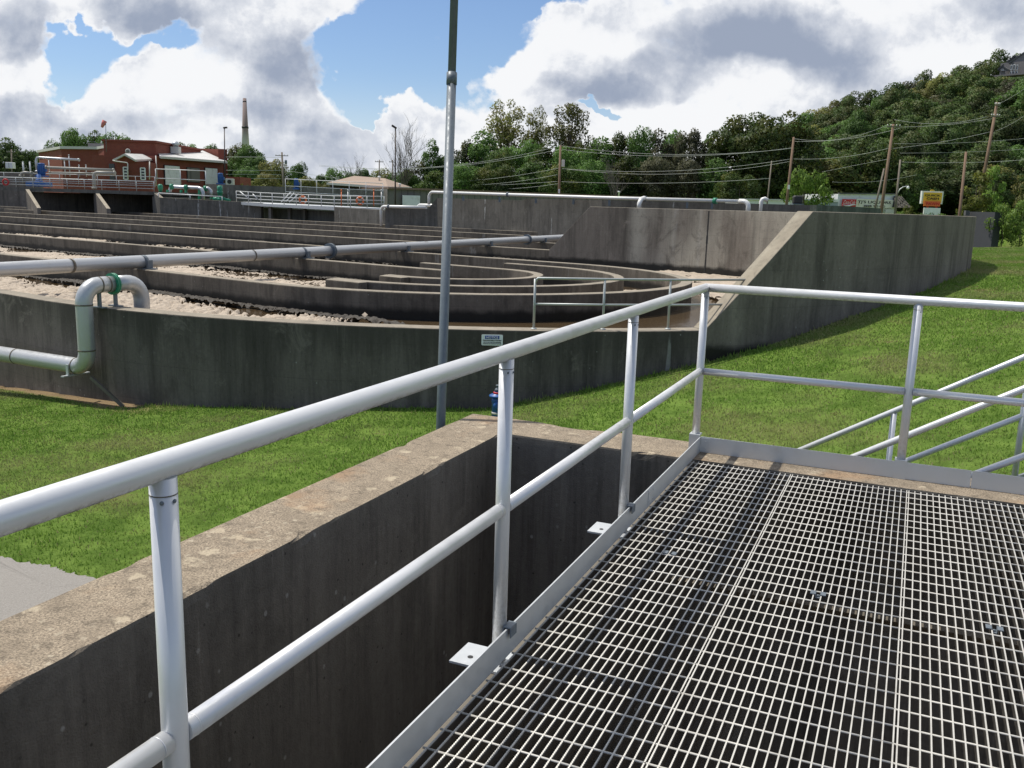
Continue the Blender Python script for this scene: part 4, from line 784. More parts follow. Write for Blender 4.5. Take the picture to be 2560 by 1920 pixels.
# left gallery with dark openings
DL = 98
fr = [A(q1, -160, 918, DL), A(q1, 1325, 965, DL-2)]; zd = fr[0][2]
gl = thing('inlet_gallery', tuple(fr[0]), 'concrete gallery with black openings and slanted dividing walls at the left', 'gallery')
dpt = np.array([N1[0], N1[1], 0]); dl = hdir(fr[0], fr[1]); zf = -1.0
mb = MB(); mb.prism([tuple(fr[0][:2]), tuple(fr[1][:2]), tuple((fr[1]+dpt*12)[:2]), tuple((fr[0]+dpt*12)[:2])], [fr[0][2]-.35, fr[1][2]-.35]*1+[fr[1][2]-.35, fr[0][2]-.35], [fr[0][2], fr[1][2], fr[1][2], fr[0][2]]); mb.build('deck_slab', M['conc_far'], gl)
mb = MB(); mb.wall([(fr[0]+dpt*11), (fr[1]+dpt*11)], .4, 1.6, -4); mb.build('back_wall', M['conc'], gl)
for xt, yt, xb, yb in ((215, 935, 320, 1105), (805, 950, 920, 1110), (1325, 975, 1380, 1015)):
    tp = A(q1, xt, yt, DL-.3); bt = A(q1, xb, yb, DL-6 if xt < 1300 else 95.2); h_ = bt-tp; 
    tp2 = tp+dpt*11; w_ = dl*.42
    def slab(z): return z
    lowz = -4
    P8 = [(bt[0], bt[1], lowz), (bt+w_)[:2].tolist()+[lowz], (tp2+w_)[:2].tolist()+[lowz], (tp2[0], tp2[1], lowz)]
    mb = MB(); b_l = np.array([bt[0], bt[1], bt[2]]); 
    mb.add([(*bt[:2], lowz), (*(bt+w_)[:2], lowz), (*(tp+w_)[:2], lowz), (*tp[:2], lowz), (*bt[:2], bt[2]), (*(bt+w_)[:2], bt[2]), (*(tp+w_)[:2], tp[2]), (*tp[:2], tp[2])], [(3, 2, 1, 0), (4, 5, 6, 7), (0, 1, 5, 4), (1, 2, 6, 5), (2, 3, 7, 6), (3, 0, 4, 7)])
    mb.wall([tp, tp2], .4, tp[2]-.37, lowz, side=-1); mb.build('divider', M['conc_high'], gl)
mb = MB(); mb.wall([fr[1]+dpt*.1, fr[1]+dpt*11], .4, 1.4, -4); mb.build('end_wall', M['conc_far'], gl)
hgt = A(q1, 600, 858, DL-1)[2]-A(q1, 600, 942, DL-1)[2]
frail('deck_edge_railing', [fr[0]+dpt*.1, fr[1]+dpt*.1], 0, hgt, 'long grey railing along the front edge of the deck over the black openings', (1., .80, .6, .3), .035, 2.0, .12, mt='tank_rail')
frail('deck_edge_railing', [A(q1, -120, 880, 108), A(q1, 1340, 925, 105)], 0, 1.15, 'second grey railing further back on the same deck as the blue motors', (1., .55), .035, 2.4, mt='tank_rail')
frail('deck_edge_railing', [A(q1, 1370, 1020, 94.5), A(q1, 1920, 1052, 93.4)], 0, A(q1, 1370, 977, 94.5)[2]-A(q1, 1370, 1020, 94.5)[2], 'single pale rail in front of the green pumps', (1.,), .05, 4.5)
frail('deck_edge_railing', [A(q1, 1350, 915, 110), A(q1, 1780, 935, 108)], 0, 2.0, 'pale two-rail railing behind the green pumps below the garage doors', (1., .45), .05, 3.4)
# plant equipment
def motor(x0, x1, yt, yb, q, D, label, base=True, grp='blue motors on the plant decks'):
    c = A(q, (x0+x1)/2, yb, D); w = (x1-x0)*.25*S/FPX*D; h = A(q, x0, yt, D)[2]-c[2]; o = thing('blue_motor', tuple(c), label, 'motor', grp)
    MB().lathe(c, [(w*.5, 0), (w*.5, h*.82), (w*.46, h*.86), (w*.52, h*.88), (w*.52, h*.97), (w*.3, h)], 20).build('motor_housing', M['blue'], o)
    mb = MB()
    for k in range(14): a = k*math.pi/7; d = np.array([math.cos(a), math.sin(a), 0]); mb.bar(c+d*w*.52+zt_*h*.1, c+d*w*.52+zt_*h*.8, .03, .05)
    mb.build('cooling_fins', M['blue'], o); MB().obox(c+R0*w*.62+zt_*h*.45, R0, F0, zt_, w*.16, w*.2, h*.16).build('terminal_box', M['blue'], o)
    if base: MB().obox(c-zt_*.1, R0, F0, zt_, w*.75, w*.6, .08).build('base_frame', M['blue'], o)
    return o
motor(332, 390, 718, 822, q1, 104, 'tall blue motor at the left in front of the brick wing'); motor(1885, 1928, 804, 890, q1, 112, 'blue motor beside the right garage door of the brick building'); motor(815, 850, 850, 932, q2, 100, 'small blue motor standing on the long grey wall left of the hip roof')
o = thing('blue_gearbox', A(q1, 340, 920, 101), 'broad blue gearbox behind the railing below the left blue motor', 'gearbox'); c = A(q1, 340, 922, 101)
MB().obox(c+zt_*.28, R0, F0, zt_, 1.1, .8, .26).build('casing', M['blue'], o, .05); MB().lathe(c+zt_*.54, [(.4, 0), (.35, .2), (.2, .3), (.2, .8)], 18).build('coupling', M['blue'], o)
# silver arch with green flanges
ar = thing('arched_pipe', A(q1, 1460, 1000, 101), 'silver pipe arch with green flanges and green legs left of the green pump', 'pipe')
l0, l1, r0_, r1_ = A(q1, 1462, 1015, 101), A(q1, 1470, 927, 101), A(q1, 1740, 935, 99), A(q1, 1756, 1035, 99)
MB().tube([l0]+[l1+np.array([0, 0, -.0]) if k else l0+(l1-l0)*.6 for k in (0,)]+[l1+hdir(l1, r0_)*.2+zt_*.15, A(q1, 1500, 922, 101), A(q1, 1715, 933, 99.2), A(q1, 1742, 942, 99), A(q1, 1755, 968, 99), r1_], .20, 18).build('pipe_run', M['pipe'], ar)
MB().tube([A(q1, 1765, 937, 99.5), A(q1, 1800, 935, 99.5), A(q1, 1822, 955, 99.5), A(q1, 1825, 1010, 99.5)], .18, 18).build('side_bend', M['pipe'], ar)
for x, y in ((1482, 922), (1606, 930), (1775, 938)): p = A(q1, x, y, 99.6); MB().tube([p-R0*.15, p+R0*.15], .30, 16).build('green_flange', M['green'], ar)
for x in (1447, 1565, 1607, 1722, 1825): MB().bar(A(q1, x, 1030, 100), A(q1, x, 950, 100), .22, .2).build('green_leg', M['green'], ar)
gp_ = thing('green_pump', A(q1, 1903, 1040, 97), 'bright green vertical pump with flanged nozzle beside the silver arch', 'pump'); c = A(q1, 1903, 1040, 97); hh_ = A(q1, 1903, 913, 97)[2]-c[2]
MB().lathe(c, [(.36, 0), (.36, hh_*.12), (.22, hh_*.15), (.24, hh_*.45), (.3, hh_*.46), (.3, hh_*.62), (.25, hh_*.64), (.28, hh_*.68), (.28, hh_*.95), (.15, hh_)], 20).build('pump_body', M['green'], gp_)
MB().tube([A(q1, 1845, 1030, 97), A(q1, 1890, 1028, 97)], .22, 14).tube([A(q1, 1920, 1020, 97), A(q1, 1955, 1035, 97), A(q1, 1990, 1043, 97)], .16, 14).build('nozzle', M['green'], gp_)
o = thing('green_valve', A(q1, 1386, 950, 104), 'round green valve actuator beside the red building downspout', 'valve'); c = A(q1, 1386, 950, 104); MB().lathe(c, [(.2, -.2), (.22, 0), (.28, .1), (.28, .5), (.15, .65)], 16).build('actuator', M['green'], o); MB().lathe(c-zt_*2, [(.12, 0), (.12, 1.9)], 12).build('stem', M['green'], o)
# white/grey pipework left
def gpipe(label, pts, r, m='plant_pipe', D=103, q=q1):
    o = thing('process_pipe', A(q, *pts[0], D), label, 'pipe'); P = [A(q, x, y, D) for x, y in pts]; MB().tube(P, r, 14).build('pipe_run', M[m], o)
    for p, d in ((P[0], P[1]-P[0]), (P[-1], P[-1]-P[-2])): d = d/np.linalg.norm(d); MB().tube([p-d*.08, p+d*.08], r*1.35, 14).build('flange', M[m], o)
gpipe('white elbow pipe below the porch of the brick building', [(815, 935), (812, 830), (818, 808), (840, 801), (990, 805)], .20, D=101)
gpipe('long grey pipe sloping along the brick wing at mid height', [(400, 755), (640, 765), (980, 778)], .15, 'plant_pipe')
gpipe('thin silver duct high across the left brick wing', [(318, 790), (312, 700), (320, 672), (345, 670), (500, 680), (680, 690)], .14, 'pipe', 106)
gpipe('short white pipe bend left of the blue gearbox', [(180, 830), (190, 806), (215, 800), (270, 806)], .17, D=104)
gpipe('lower grey pipe along the foot of the brick wing', [(430, 800), (700, 805), (800, 806)], .11, 'plant_pipe', 107)
for x, yt in ((207, 712), (266, 712), (688, 742), (748, 742), (606, 655), (565, 700), (430, 690)):
    p = A(q1, x, 835, 108 if x > 300 else 112); h_ = A(q1, x, yt, 108 if x > 300 else 112)[2]-p[2]; o = MB().tube([p, p+zt_*h_], .055 if x not in (207, 266) else .09, 10).lathe(p+zt_*h_, [(.08, 0), (.08, .12)], 10).build('standpipe', M['far_rail'])
    tag(o, {207: 'left white standpipe of the pair far left of the brick building', 266: 'right white standpipe of the pair far left of the brick building', 688: 'thin pale standpipe left of two before the porch', 748: 'thin pale standpipe right of two before the porch', 606: 'thin dark pole with a small camera before the brick wing', 565: 'pale post under the right end of the silver duct', 430: 'pale post under the middle of the silver duct'}[x], 'post')
o = thing('white_cabinet', A(q1, 90, 760, 125), 'white equipment cabinet on the deck at the far left', 'cabinet'); c = A(q1, 92, 758, 125); MB().obox(c+zt_*.3, R0, F0, zt_, .5, .4, .42).build('cabinet_body', M['white'], o, .05); MB().obox(c+zt_*.3-F0*.41, R0, F0, zt_, .015, .01, .36).build('door_seam', M['black'], o)
o = thing('life_ring', A(q1, 48, 882, 97.6), 'red life ring on the deck railing at the far left edge', 'life ring'); c = A(q1, 48, 882, 97.6); MB().tube([c+R0*.30*math.cos(a)+upv*.30*math.sin(a) for a in np.linspace(0, 2*math.pi, 20)], .08, 8, False).build('ring', M['red'], o)
mb = MB(); pg = [A(q1, -200, 790, 116), A(q1, 340, 800, 114)]; mb.wall(pg, .5, [pg[0][2], pg[1][2]], -1); tag(mb.build('deck_wall', M['conc_high']), 'low pale concrete wall behind the pipework at the far left', 'wall')
# long grey wall right of the brick building
mb = MB(); pg = [A(q2, 50, 897, 104), A(q2, 1110, 938, 99), A(q2, 1700, 958, 97)]; mb.wall(pg, .5, [p[2] for p in pg], -1.5); tag(mb.build('retaining_wall', M['conc_far']), 'long grey concrete wall running behind the walkway from the brick building', 'wall')
# ---------------------------------------------------------------- buildings
def zof(q, x, y, D): return A(q, x, y, D)[2]
def slab(mb, a, b, depth, z0, z1):  # building mass behind the front line a-b
    d = np.array([-(b-a)[1], (b-a)[0], 0]); d /= np.linalg.norm(d); d = d if d@F0 > 0 else -d
    mb.prism([tuple(a[:2]), tuple(b[:2]), tuple((b+d*depth)[:2]), tuple((a+d*depth)[:2])], z0, z1); return d
rb = thing('brick_building', A(q1, 1100, 880, 150), 'red brick plant building with white metal roofs and a gabled porch', 'building')
a, b = A(q1, 893, 530, 148), A(q1, 1340, 535, 148); mb = MB(); dB = slab(mb, a, b, 22, -2, a[2]); mb.build('tall_block', M['brick'], rb)
mb = MB(); slab(mb, a-R0*.2-dB*.2, b+R0*.2-dB*.2, 22.4, a[2]+.01, a[2]+.35); mb.build('parapet_coping', M['brick'], rb)
c0_, c1_, c2_, c3_ = A(q1, 332, 596, 176), A(q1, 528, 596, 158), A(q1, 845, 600, 156), A(q1, 915, 602, 150); zt1 = c1_[2]
mb = MB(); back = (F0*20)[:2]; mb.prism([tuple(c0_[:2]), tuple(c1_[:2]), tuple(c2_[:2]), tuple(c3_[:2]), tuple(c3_[:2]+back), tuple(c0_[:2]+back*.4)], -2, zt1); mb.build('left_wing', M['brick'], rb)
mb = MB(); e_ = .25; mb.prism([tuple(c0_[:2]-R0[:2]*e_-F0[:2]*e_), tuple(c1_[:2]-F0[:2]*.4), tuple(c2_[:2]-F0[:2]*.4), tuple(c3_[:2]-F0[:2]*.1), tuple(c3_[:2]+back), tuple(c0_[:2]+back*.4)], zt1+.01, zt1+.45); mb.build('cornice', M['trim'], rb)
# right wing with sloped roof
ea, eb = A(q1, 1345, 655, 147), A(q1, 1925, 700, 163); ra, rb_ = A(q1, 1345, 572, 160), A(q1, 1725, 597, 176)
mb = MB(); dW = slab(mb, ea, eb, 13, -2, eb[2]-.1); mb.build('right_wing', M['brick'], rb)
mb = MB(); ev = -dW*.8; th_ = .35; q_ = [ea+ev, eb+ev, rb_, ra]; mb.add([*(p-zt_*th_ for p in q_), *q_], [(3, 2, 1, 0), (4, 5, 6, 7), (0, 1, 5, 4), (1, 2, 6, 5), (2, 3, 7, 6), (3, 0, 4, 7)]); mb.build('roof', M['metal_roof'], rb)
mb = MB(); mb.bar(ea+ev*1.2-zt_*.25, eb+ev*1.2-zt_*.25, .2, .3); mb.build('gutter', M['trim'], rb)
pr_ = [A(q1, 1725, 593, 177), A(q1, 1938, 600, 165.5)]; mb = MB(); mb.wall([pr_[1], pr_[0]], .5, [zof(q1, 1938, 598, 165.5), zof(q1, 1725, 592, 177)], -2, side=-1); mb.build('gable_parapet', M['brick'], rb)
mb = MB(); mb.wall([A(q1, 1938, 700, 164), A(q1, 1938, 700, 168)+R0*.3], 1., zof(q1, 1938, 600, 165), -2); mb.build('end_pier', M['brick'], rb)
vt = A(q1, 1520, 625, 155); mb = MB(); mb.obox(vt+zt_*.35, R0, F0, zt_, .68, .6, .55).build('vent_base', M['metal_roof'], rb); MB().lathe(vt+zt_*.9, [(.45, 0), (.45, .3), (.62, .35), (.62, .65), (.5, .7), (.48, .85), (.2, .95)], 18).build('roof_vent', M['toe'], rb)
def panel(name, q, x0, x1, y0, y1, D, m, push=.12, th=.1):
    p = A(q, (x0+x1)/2, (y0+y1)/2, D)-F0*push; w = (x1-x0)*.25*S/FPX*D/2; h = (y1-y0)*.25*S/FPX*D/2
    return p, w, h
def dface(x): return 147+(x-1345)/(1925-1345)*16
dirw = hdir(ea, eb); nw = np.cross(dirw, upv)
for (x0, x1, y0, y1, m, nm) in ((1425, 1545, 745, 905, 'white', 'garage_door'), (1770, 1875, 765, 905, 'white', 'garage_door'), (1615, 1720, 762, 880, 'siding', 'louver_door')):
    Dm_ = dface((x0+x1)/2); p = A(q1, (x0+x1)/2, (y0+y1)/2, Dm_)+nw*.05; w = np.linalg.norm(A(q1, x1, y0, dface(x1))-A(q1, x0, y0, dface(x0)))/2; h = (y1-y0)*.125*S/FPX*Dm_
    MB().obox(p, dirw, -nw, upv, w+.1, .06, h+.08).build('door_frame', M['glass'], rb); d_o = MB(); d_o.obox(p+nw*.09, dirw, -nw, upv, w, .05, h)
    for k in range(1, 6): d_o.obox(p+nw*.145+upv*(h*(k/3-1)), dirw, -nw, upv, w, .01, .05)
    d_o.build(nm, M[m], rb)
# porch
pa_, pb_ = A(q1, 1003, 700, 140), A(q1, 1300, 712, 141); mb = MB(); dP = slab(mb, pa_, pb_, 8, -2, pa_[2]); mb.build('porch_wall', M['brick'], rb)
ap = A(q1, 1078, 640, 139.4); L_ = A(q1, 978, 690, 139.4); Rr_ = A(q1, 1168, 692, 139.8); ap2 = A(q1, 1232, 646, 147.5); Rb = A(q1, 1322, 688, 147.8); Lb = L_+(ap2-ap)
mb = MB(); mb.add([L_-zt_*.2, ap-zt_*.2, ap2-zt_*.2, Lb-zt_*.2, L_+zt_*.1, ap+zt_*.1, ap2+zt_*.1, Lb+zt_*.1], [(0, 1, 2, 3), (7, 6, 5, 4), (0, 4, 5, 1), (1, 5, 6, 2), (2, 6, 7, 3), (3, 7, 4, 0)])
mb.add([Rr_-zt_*.2, Rb-zt_*.2, ap2-zt_*.2, ap-zt_*.2, Rr_+zt_*.1, Rb+zt_*.1, ap2+zt_*.1, ap+zt_*.1], [(0, 1, 2, 3), (7, 6, 5, 4), (0, 4, 5, 1), (1, 5, 6, 2), (2, 6, 7, 3), (3, 7, 4, 0)]); mb.build('porch_roof', M['metal_roof'], rb)
mb = MB(); mb.add([L_-zt_*.25+dP*.5, Rr_-zt_*.25+dP*.5, ap-zt_*.25+dP*.5, L_-zt_*.25+dP*1., Rr_-zt_*.25+dP, ap-zt_*.25+dP], [(0, 1, 2), (5, 4, 3), (0, 3, 4, 1), (1, 4, 5, 2), (2, 5, 3, 0)]); mb.build('porch_gable', M['brick'], rb)
mb = MB(); [mb.bar(p_-dP*.1-zt_*.1, q_-dP*.1-zt_*.05, .1, .25) for p_, q_ in ((L_, ap), (ap, Rr_), (Rr_, Rb))]; mb.build('fascia', M['trim'], rb)
for x0, x1, y0, y1 in ((1074, 1110, 755, 857), (1222, 1260, 762, 860)):
    p = A(q1, (x0+x1)/2, (y0+y1)/2, 140.3)-F0*.1; w = (x1-x0)*.125*S/FPX*140; h = (y1-y0)*.125*S/FPX*140
    f_w = MB(); f_w.obox(p, R0, F0, upv, w, .1, h); f_o = f_w.build('window', M['glass'], rb); mb = MB()
    for k in range(5): mb.obox(p-F0*.13+upv*h*(k/2-1), R0, F0, upv, w*.98, .03, .07)
    for s_ in (-1, 1): mb.obox(p-F0*.17+R0*w*s_, R0, F0, upv, .08, .03, h)
    mb.build('mullions', M['white'], f_o)
for pts_ in ([(978, 695), (1000, 702), (1100, 715), (1108, 722), (1110, 850)], [(1297, 705), (1297, 860)], [(1350, 655), (1362, 860)]):
    MB().tube([A(q1, x, y, 139 if x < 1320 else 146)-F0*.2 for x, y in pts_], .08, 8).build('downspout', M['trim'], rb)
p = A(q1, 1106, 617, 147.8); mb = MB(); mb.lathe(p, [(.43, 0), (.43, .08), (.32, .1)], 24, -F0).build('louver_ring', M['trim'], rb); mb = MB(); mb.lathe(p-F0*.07, [(.32, 0), (.32, .03)], 24, -F0); [mb.obox(p-F0*.11+upv*z, R0, F0, upv, math.sqrt(max(.01, .09-z*z)), .02, .02) for z in (-.22, -.11, 0, .11, .22)]; mb.build('louver_slats', M['siding'], rb)
p = A(q1, 970, 800, 147.6); MB().obox(p, R0, F0, upv, .42, .1, 1.4).build('side_door', M['glass'], rb)
mb = MB(); p = A(q1, 835, 570, 165); mb.obox(p, R0, F0, upv, 1.2, .8, .42); mb.build('rooftop_unit', M['grey_house'], rb)
# small brick shed and low dark wall beside it
o = thing('brick_shed', A(q2, 290, 870, 120), 'low red brick shed with an air conditioner right of the brick building', 'shed'); mb = MB(); a_, b_ = A(q2, 222, 835, 120), A(q2, 345, 840, 120); slab(mb, a_, b_, 5, -1, a_[2]); mb.build('wall', M['brick'], o)
p = A(q2, 260, 880, 118.5); MB().obox(p, R0, F0, upv, .5, .3, .4).build('air_conditioner', M['trim'], o, .03); MB().lathe(p-F0*.31, [(.28, 0), (.28, .03)], 16, -F0).build('fan_grille', M['black'], o)
# hip-roofed brown building
hb_ = thing('brown_building', A(q2, 1350, 930, 112), 'dark brown block building under a tan hip roof behind the walkway', 'building')
w0, w1_, w2_ = A(q2, 1120, 900, 110), A(q2, 1618, 930, 106), A(q2, 1790, 930, 118)
bk = w0+(w2_-w1_); mb = MB(); mb.prism([tuple(w0[:2]), tuple(w1_[:2]), tuple(w2_[:2]), tuple(bk[:2])], -1, w0[2]); mb.build('wall', M['brown_wall'], hb_)
e0, e1, e2_ = A(q2, 1098, 887, 109), A(q2, 1622, 922, 104.5), A(q2, 1825, 926, 119); e3 = e0+(e2_-e1); g0, g1 = A(q2, 1332, 828, 113), A(q2, 1600, 850, 112)
mb = MB(); mb.add([e0, e1, e2_, e3, g0, g1], [(0, 1, 5, 4), (1, 2, 5), (2, 3, 4, 5), (3, 0, 4), (3, 2, 1, 0)]); mb.build('roof', M['shingle'], hb_)
mb = MB(); mb.bar(e0-zt_*.1, e1-zt_*.1, .2, .25); mb.bar(e1-zt_*.1, e2_-zt_*.1, .2, .25); mb.build('gutter', M['trim'], hb_)
MB().tube([A(q2, 1380, 905, 106.5), A(q2, 1380, 960, 106.5)], .05, 8).build('downspout', M['trim'], hb_); p = A(q2, 1549, 848, 110); MB().lathe(p-zt_*.5, [(.1, 0), (.1, .5), (.2, .52), (.2, .7), (.05, .75)], 12).build('roof_vent', M['white'], hb_)
# long grey metal building
mbd = thing('metal_building', A(q3, 0, 980, 100), 'long low grey ribbed metal building with a brown roof edge behind the far raised wall', 'building')
a_, b_ = A(q2, 1618, 938, 96), A(q4, 1000, 1385, 112); mb = MB(); dM = slab(mb, a_, b_, 14, -1, [a_[2], b_[2], b_[2], a_[2]]); mb.build('wall', M['siding'], mbd)
mb = MB(); mb.bar(a_-dM*.2+zt_*.05, b_-dM*.2+zt_*.05, .5, .2); mb.prism([tuple((a_-dM*.3)[:2]), tuple((b_-dM*.3)[:2]), tuple((b_+dM*14)[:2]), tuple((a_+dM*14)[:2])], [a_[2]+.02, b_[2]+.02, b_[2]+.06, a_[2]+.06], [a_[2]+.15, b_[2]+.15, b_[2]+.16, a_[2]+.16]); mb.build('roof', M['roof_trim'], mbd)
p = A(q2, 1820, 1043, 96.8)-dM*.2; dd_ = hdir(a_, b_); MB().obox(p, dd_, dM, upv, .95, .1, .55).build('garage_door', M['white'], mbd)
for q_, x, y, D in ((q4, 162, 1340, 103), (q2, 1726, 930, 97)): p = A(q_, x, y, D); MB().lathe(p-zt_*.2, [(.09, 0), (.09, .45), (.14, .47), (.14, .65)], 10).build('roof_pipe', M['white'], mbd)
# low white buildings and liquor store
wb_ = thing('white_building', A(q4, 1400, 1400, 120), 'low white flat-roofed building beyond the wall left of the dark vent box', 'building'); a_, b_ = A(q4, 1205, 1378, 118), A(q4, 1660, 1386, 118); mb = MB(); slab(mb, a_, b_, 8, -1, a_[2]); mb.build('wall', M['white'], wb_); mb = MB(); mb.bar(a_+zt_*.05-F0*.1, b_+zt_*.05-F0*.1, .3, .15); mb.build('coping', M['trim'], wb_)
lb_ = thing('grey_annex', A(q5, 150, 1480, 122), 'low grey-blue shop annex with white coping left of the liquor store', 'building'); a_, b_ = A(q5, 10, 1447, 122), A(q5, 345, 1450, 124); mb = MB(); slab(mb, a_, b_, 8, -1, a_[2]); mb.build('wall', paint('pale_blue_wall', (.30, .33, .38), .7), lb_); mb = MB(); mb.bar(a_+zt_*.05-F0*.1, b_+zt_*.05-F0*.1, .3, .3); mb.build('coping', M['white'], lb_)
ac = thing('roof_fan_housing', A(q4, 1700, 1400, 60), 'dark rounded vent housing sitting on the wall top', 'vent'); p = A(q4, 1703, 1422, 59); mb = MB(); mb.obox(p+zt_*.30, R0, F0, upv, .30, .25, .27); mb.build('housing', M['black'], ac, .12, 4); MB().obox(p+zt_*.03, R0, F0, upv, .36, .3, .03).build('base', M['galv'], ac)
ls = thing('liquor_store', A(q5, 600, 1560, 130), 'white liquor store with a red soft drink advert and shingled awning', 'shop')
a_, b_ = A(q5, 345, 1388, 128), A(q5, 862, 1393, 130); mb = MB(); dS = slab(mb, a_, b_, 10, -1, [a_[2], b_[2], b_[2], a_[2]]); mb.build('wall', M['white'], ls); rs = hdir(a_, b_); ns_ = np.cross(rs, upv)
mb = MB(); mb.bar(a_-dS*.1+zt_*.08, b_-dS*.1+zt_*.08, .4, .16); mb.build('coping', M['dark_roof'], ls)
def sq(x, y): # point on store front
    return A(q5, x, y, 128+(x-345)/517*2)+ns_*.15
def sboard(name, x0, x1, y0, y1, m, parent, out=0., th=.05):
    p0, p1 = sq(x0, (y0+y1)/2), sq(x1, (y0+y1)/2); c = (p0+p1)/2+ns_*out; h = (y1-y0)*.23955*S/FPX*129/2
    return MB().obox(c, rs, -ns_, upv, np.linalg.norm(p1-p0)/2, th, h).build(name, M[m], parent), c, h, np.linalg.norm(p1-p0)
bd, c, h, w = sboard('sign_board', 500, 850, 1437, 1512, 'offwhite', ls)
text('lettering', "TJ'S LIQUORS", .50, sq(662, 1466)+ns_*.08, rs, upv, M['ink'], ls, width=np.linalg.norm(sq(812, 1466)-sq(512, 1466)), bold=.03)
text('lettering', 'BEER TO GO', .30, sq(665, 1499)+ns_*.08, rs, upv, M['ink'], ls, width=np.linalg.norm(sq(762, 1499)-sq(572, 1499)), bold=.02)
ck, c, h, w = sboard('advert_board', 375, 498, 1437, 1510, 'red', ls); text('lettering', 'Coca-Cola', .58, sq(437, 1464)+ns_*.08, rs, upv, M['white'], ls, shear=.45, width=w*.84, bold=-.005)
pts_ = [sq(378, 1487), sq(410, 1496), sq(440, 1493), sq(470, 1486), sq(497, 1487)]; MB().tube([p_+ns_*.06 for p_ in pts_], [.03, .08, .11, .07, .03], 8).build('wave_stripe', M['white'], ls)
aw0, aw1 = sq(830, 1412), sq(900, 1412); mb = MB(); p1 = sq(825, 1508)+ns_*.8; p2 = sq(962, 1508)+ns_*.8; t1 = sq(838, 1408)+ns_*.1; t2 = sq(902, 1408)+ns_*.1
for k in range(7):
    l0_, l1_ = t1+(p1-t1)*k/7, t2+(p2-t2)*k/7; m0_, m1_ = t1+(p1-t1)*(k+1.15)/7, t2+(p2-t2)*(k+1.15)/7; n_s = 9
    for j in range(n_s):
        if (j*7+k*3) % 11 == 0: continue
        s0_, s1_ = j/n_s+.008, (j+1)/n_s-.008; q8 = [m0_+(m1_-m0_)*s0_, m0_+(m1_-m0_)*s1_, l0_+(l1_-l0_)*s1_, l0_+(l1_-l0_)*s0_]; of = ns_*(.10+.03*((j*5+k) % 3)); mb.hexa([*q8, *[v+of for v in q8]])
mb.build('shingle_awning', M['wood_grey'], ls); mb = MB(); mb.add([t1-ns_*.1, t2-ns_*.1, p2-ns_*.9, p1-ns_*.9, t1, t2, p2, p1], [(3, 2, 1, 0), (4, 5, 6, 7), (0, 1, 5, 4), (1, 2, 6, 5), (2, 3, 7, 6), (3, 0, 4, 7)]); mb.build('awning_frame', M['black'], ls)
sboard('shop_window', 765, 845, 1527, 1560, 'trim', ls); 
# pawn sign
ps = thing('pawn_sign', A(q5, 1200, 1560, 110), 'yellow and red QUICK CASH PAWN roadside sign on posts', 'sign'); c = A(q5, 1195, 1418, 110); k_ = .23955*S/FPX*110
MB().obox(c+F0*.25+zt_*k_*-2, R0, F0, upv, k_*96, .22, k_*56).build('cabinet', M['white'], ps); cy_ = A(q5, 1195, 1422, 110); MB().obox(cy_-F0*.02, R0, F0, upv, k_*82, .04, k_*45).build('yellow_panel', M['yellow'], ps); MB().lathe(A(q5, 1190, 1375, 110)-F0*.02, [(k_*26, 0), (k_*26, .06)], 20, -F0).build('sun_disc', M['yellow'], ps)
rd = MB(); rd.obox(A(q5, 1188, 1476, 110)-F0*.05, R0, F0, upv, k_*73, .07, k_*23); rd.build('red_panel', M['orange'], ps)
for s_, y_, h_, w_, m_ in (('QUICK', 1403, 20, 145, 'ink'), ('CASH', 1430, 20, 110, 'ink'), ('PAWN', 1477, 26, 118, 'red')): text('lettering', s_, k_*h_, A(q5, 1193, y_, 110)-F0*.14, R0, upv, M[m_], ps, width=k_*w_, bold=.03)
MB().obox(A(q5, 1188, 1545, 110), R0, F0, upv, k_*74, .1, k_*31).build('reader_board', M['white'], ps); text('lettering', 'TAKE A CHANCE', k_*9, A(q5, 1190, 1538, 110)-F0*.12, R0, upv, M['signblue'], ps, width=k_*75) if False else None
for x in (1150, 1230): MB().bar(A(q5, x, 1650, 110.3), A(q5, x, 1450, 110.3), .25, .25).build('post', M['red'], ps)
# block wall right
bw = thing('block_wall', A(q5, 1600, 1600, 46), 'dark grey block wall behind the right end of the raised basin wall', 'wall'); a_, b_ = A(q5, 1484, 1547, 46), A(q5, 1760, 1556, 44); mb = MB(); slab(mb, a_, b_, .4, -.5, a_[2]); mb.build('wall_panel', paint('dark_slate_block', (.055, .058, .062), .9, 0, .2, 3), bw)
mb = MB(); mb.obox(A(q5, 1504, 1560, 45.5), R0, F0, upv, .1, .1, .12); mb.build('end_pier', M['dark_roof'], bw)
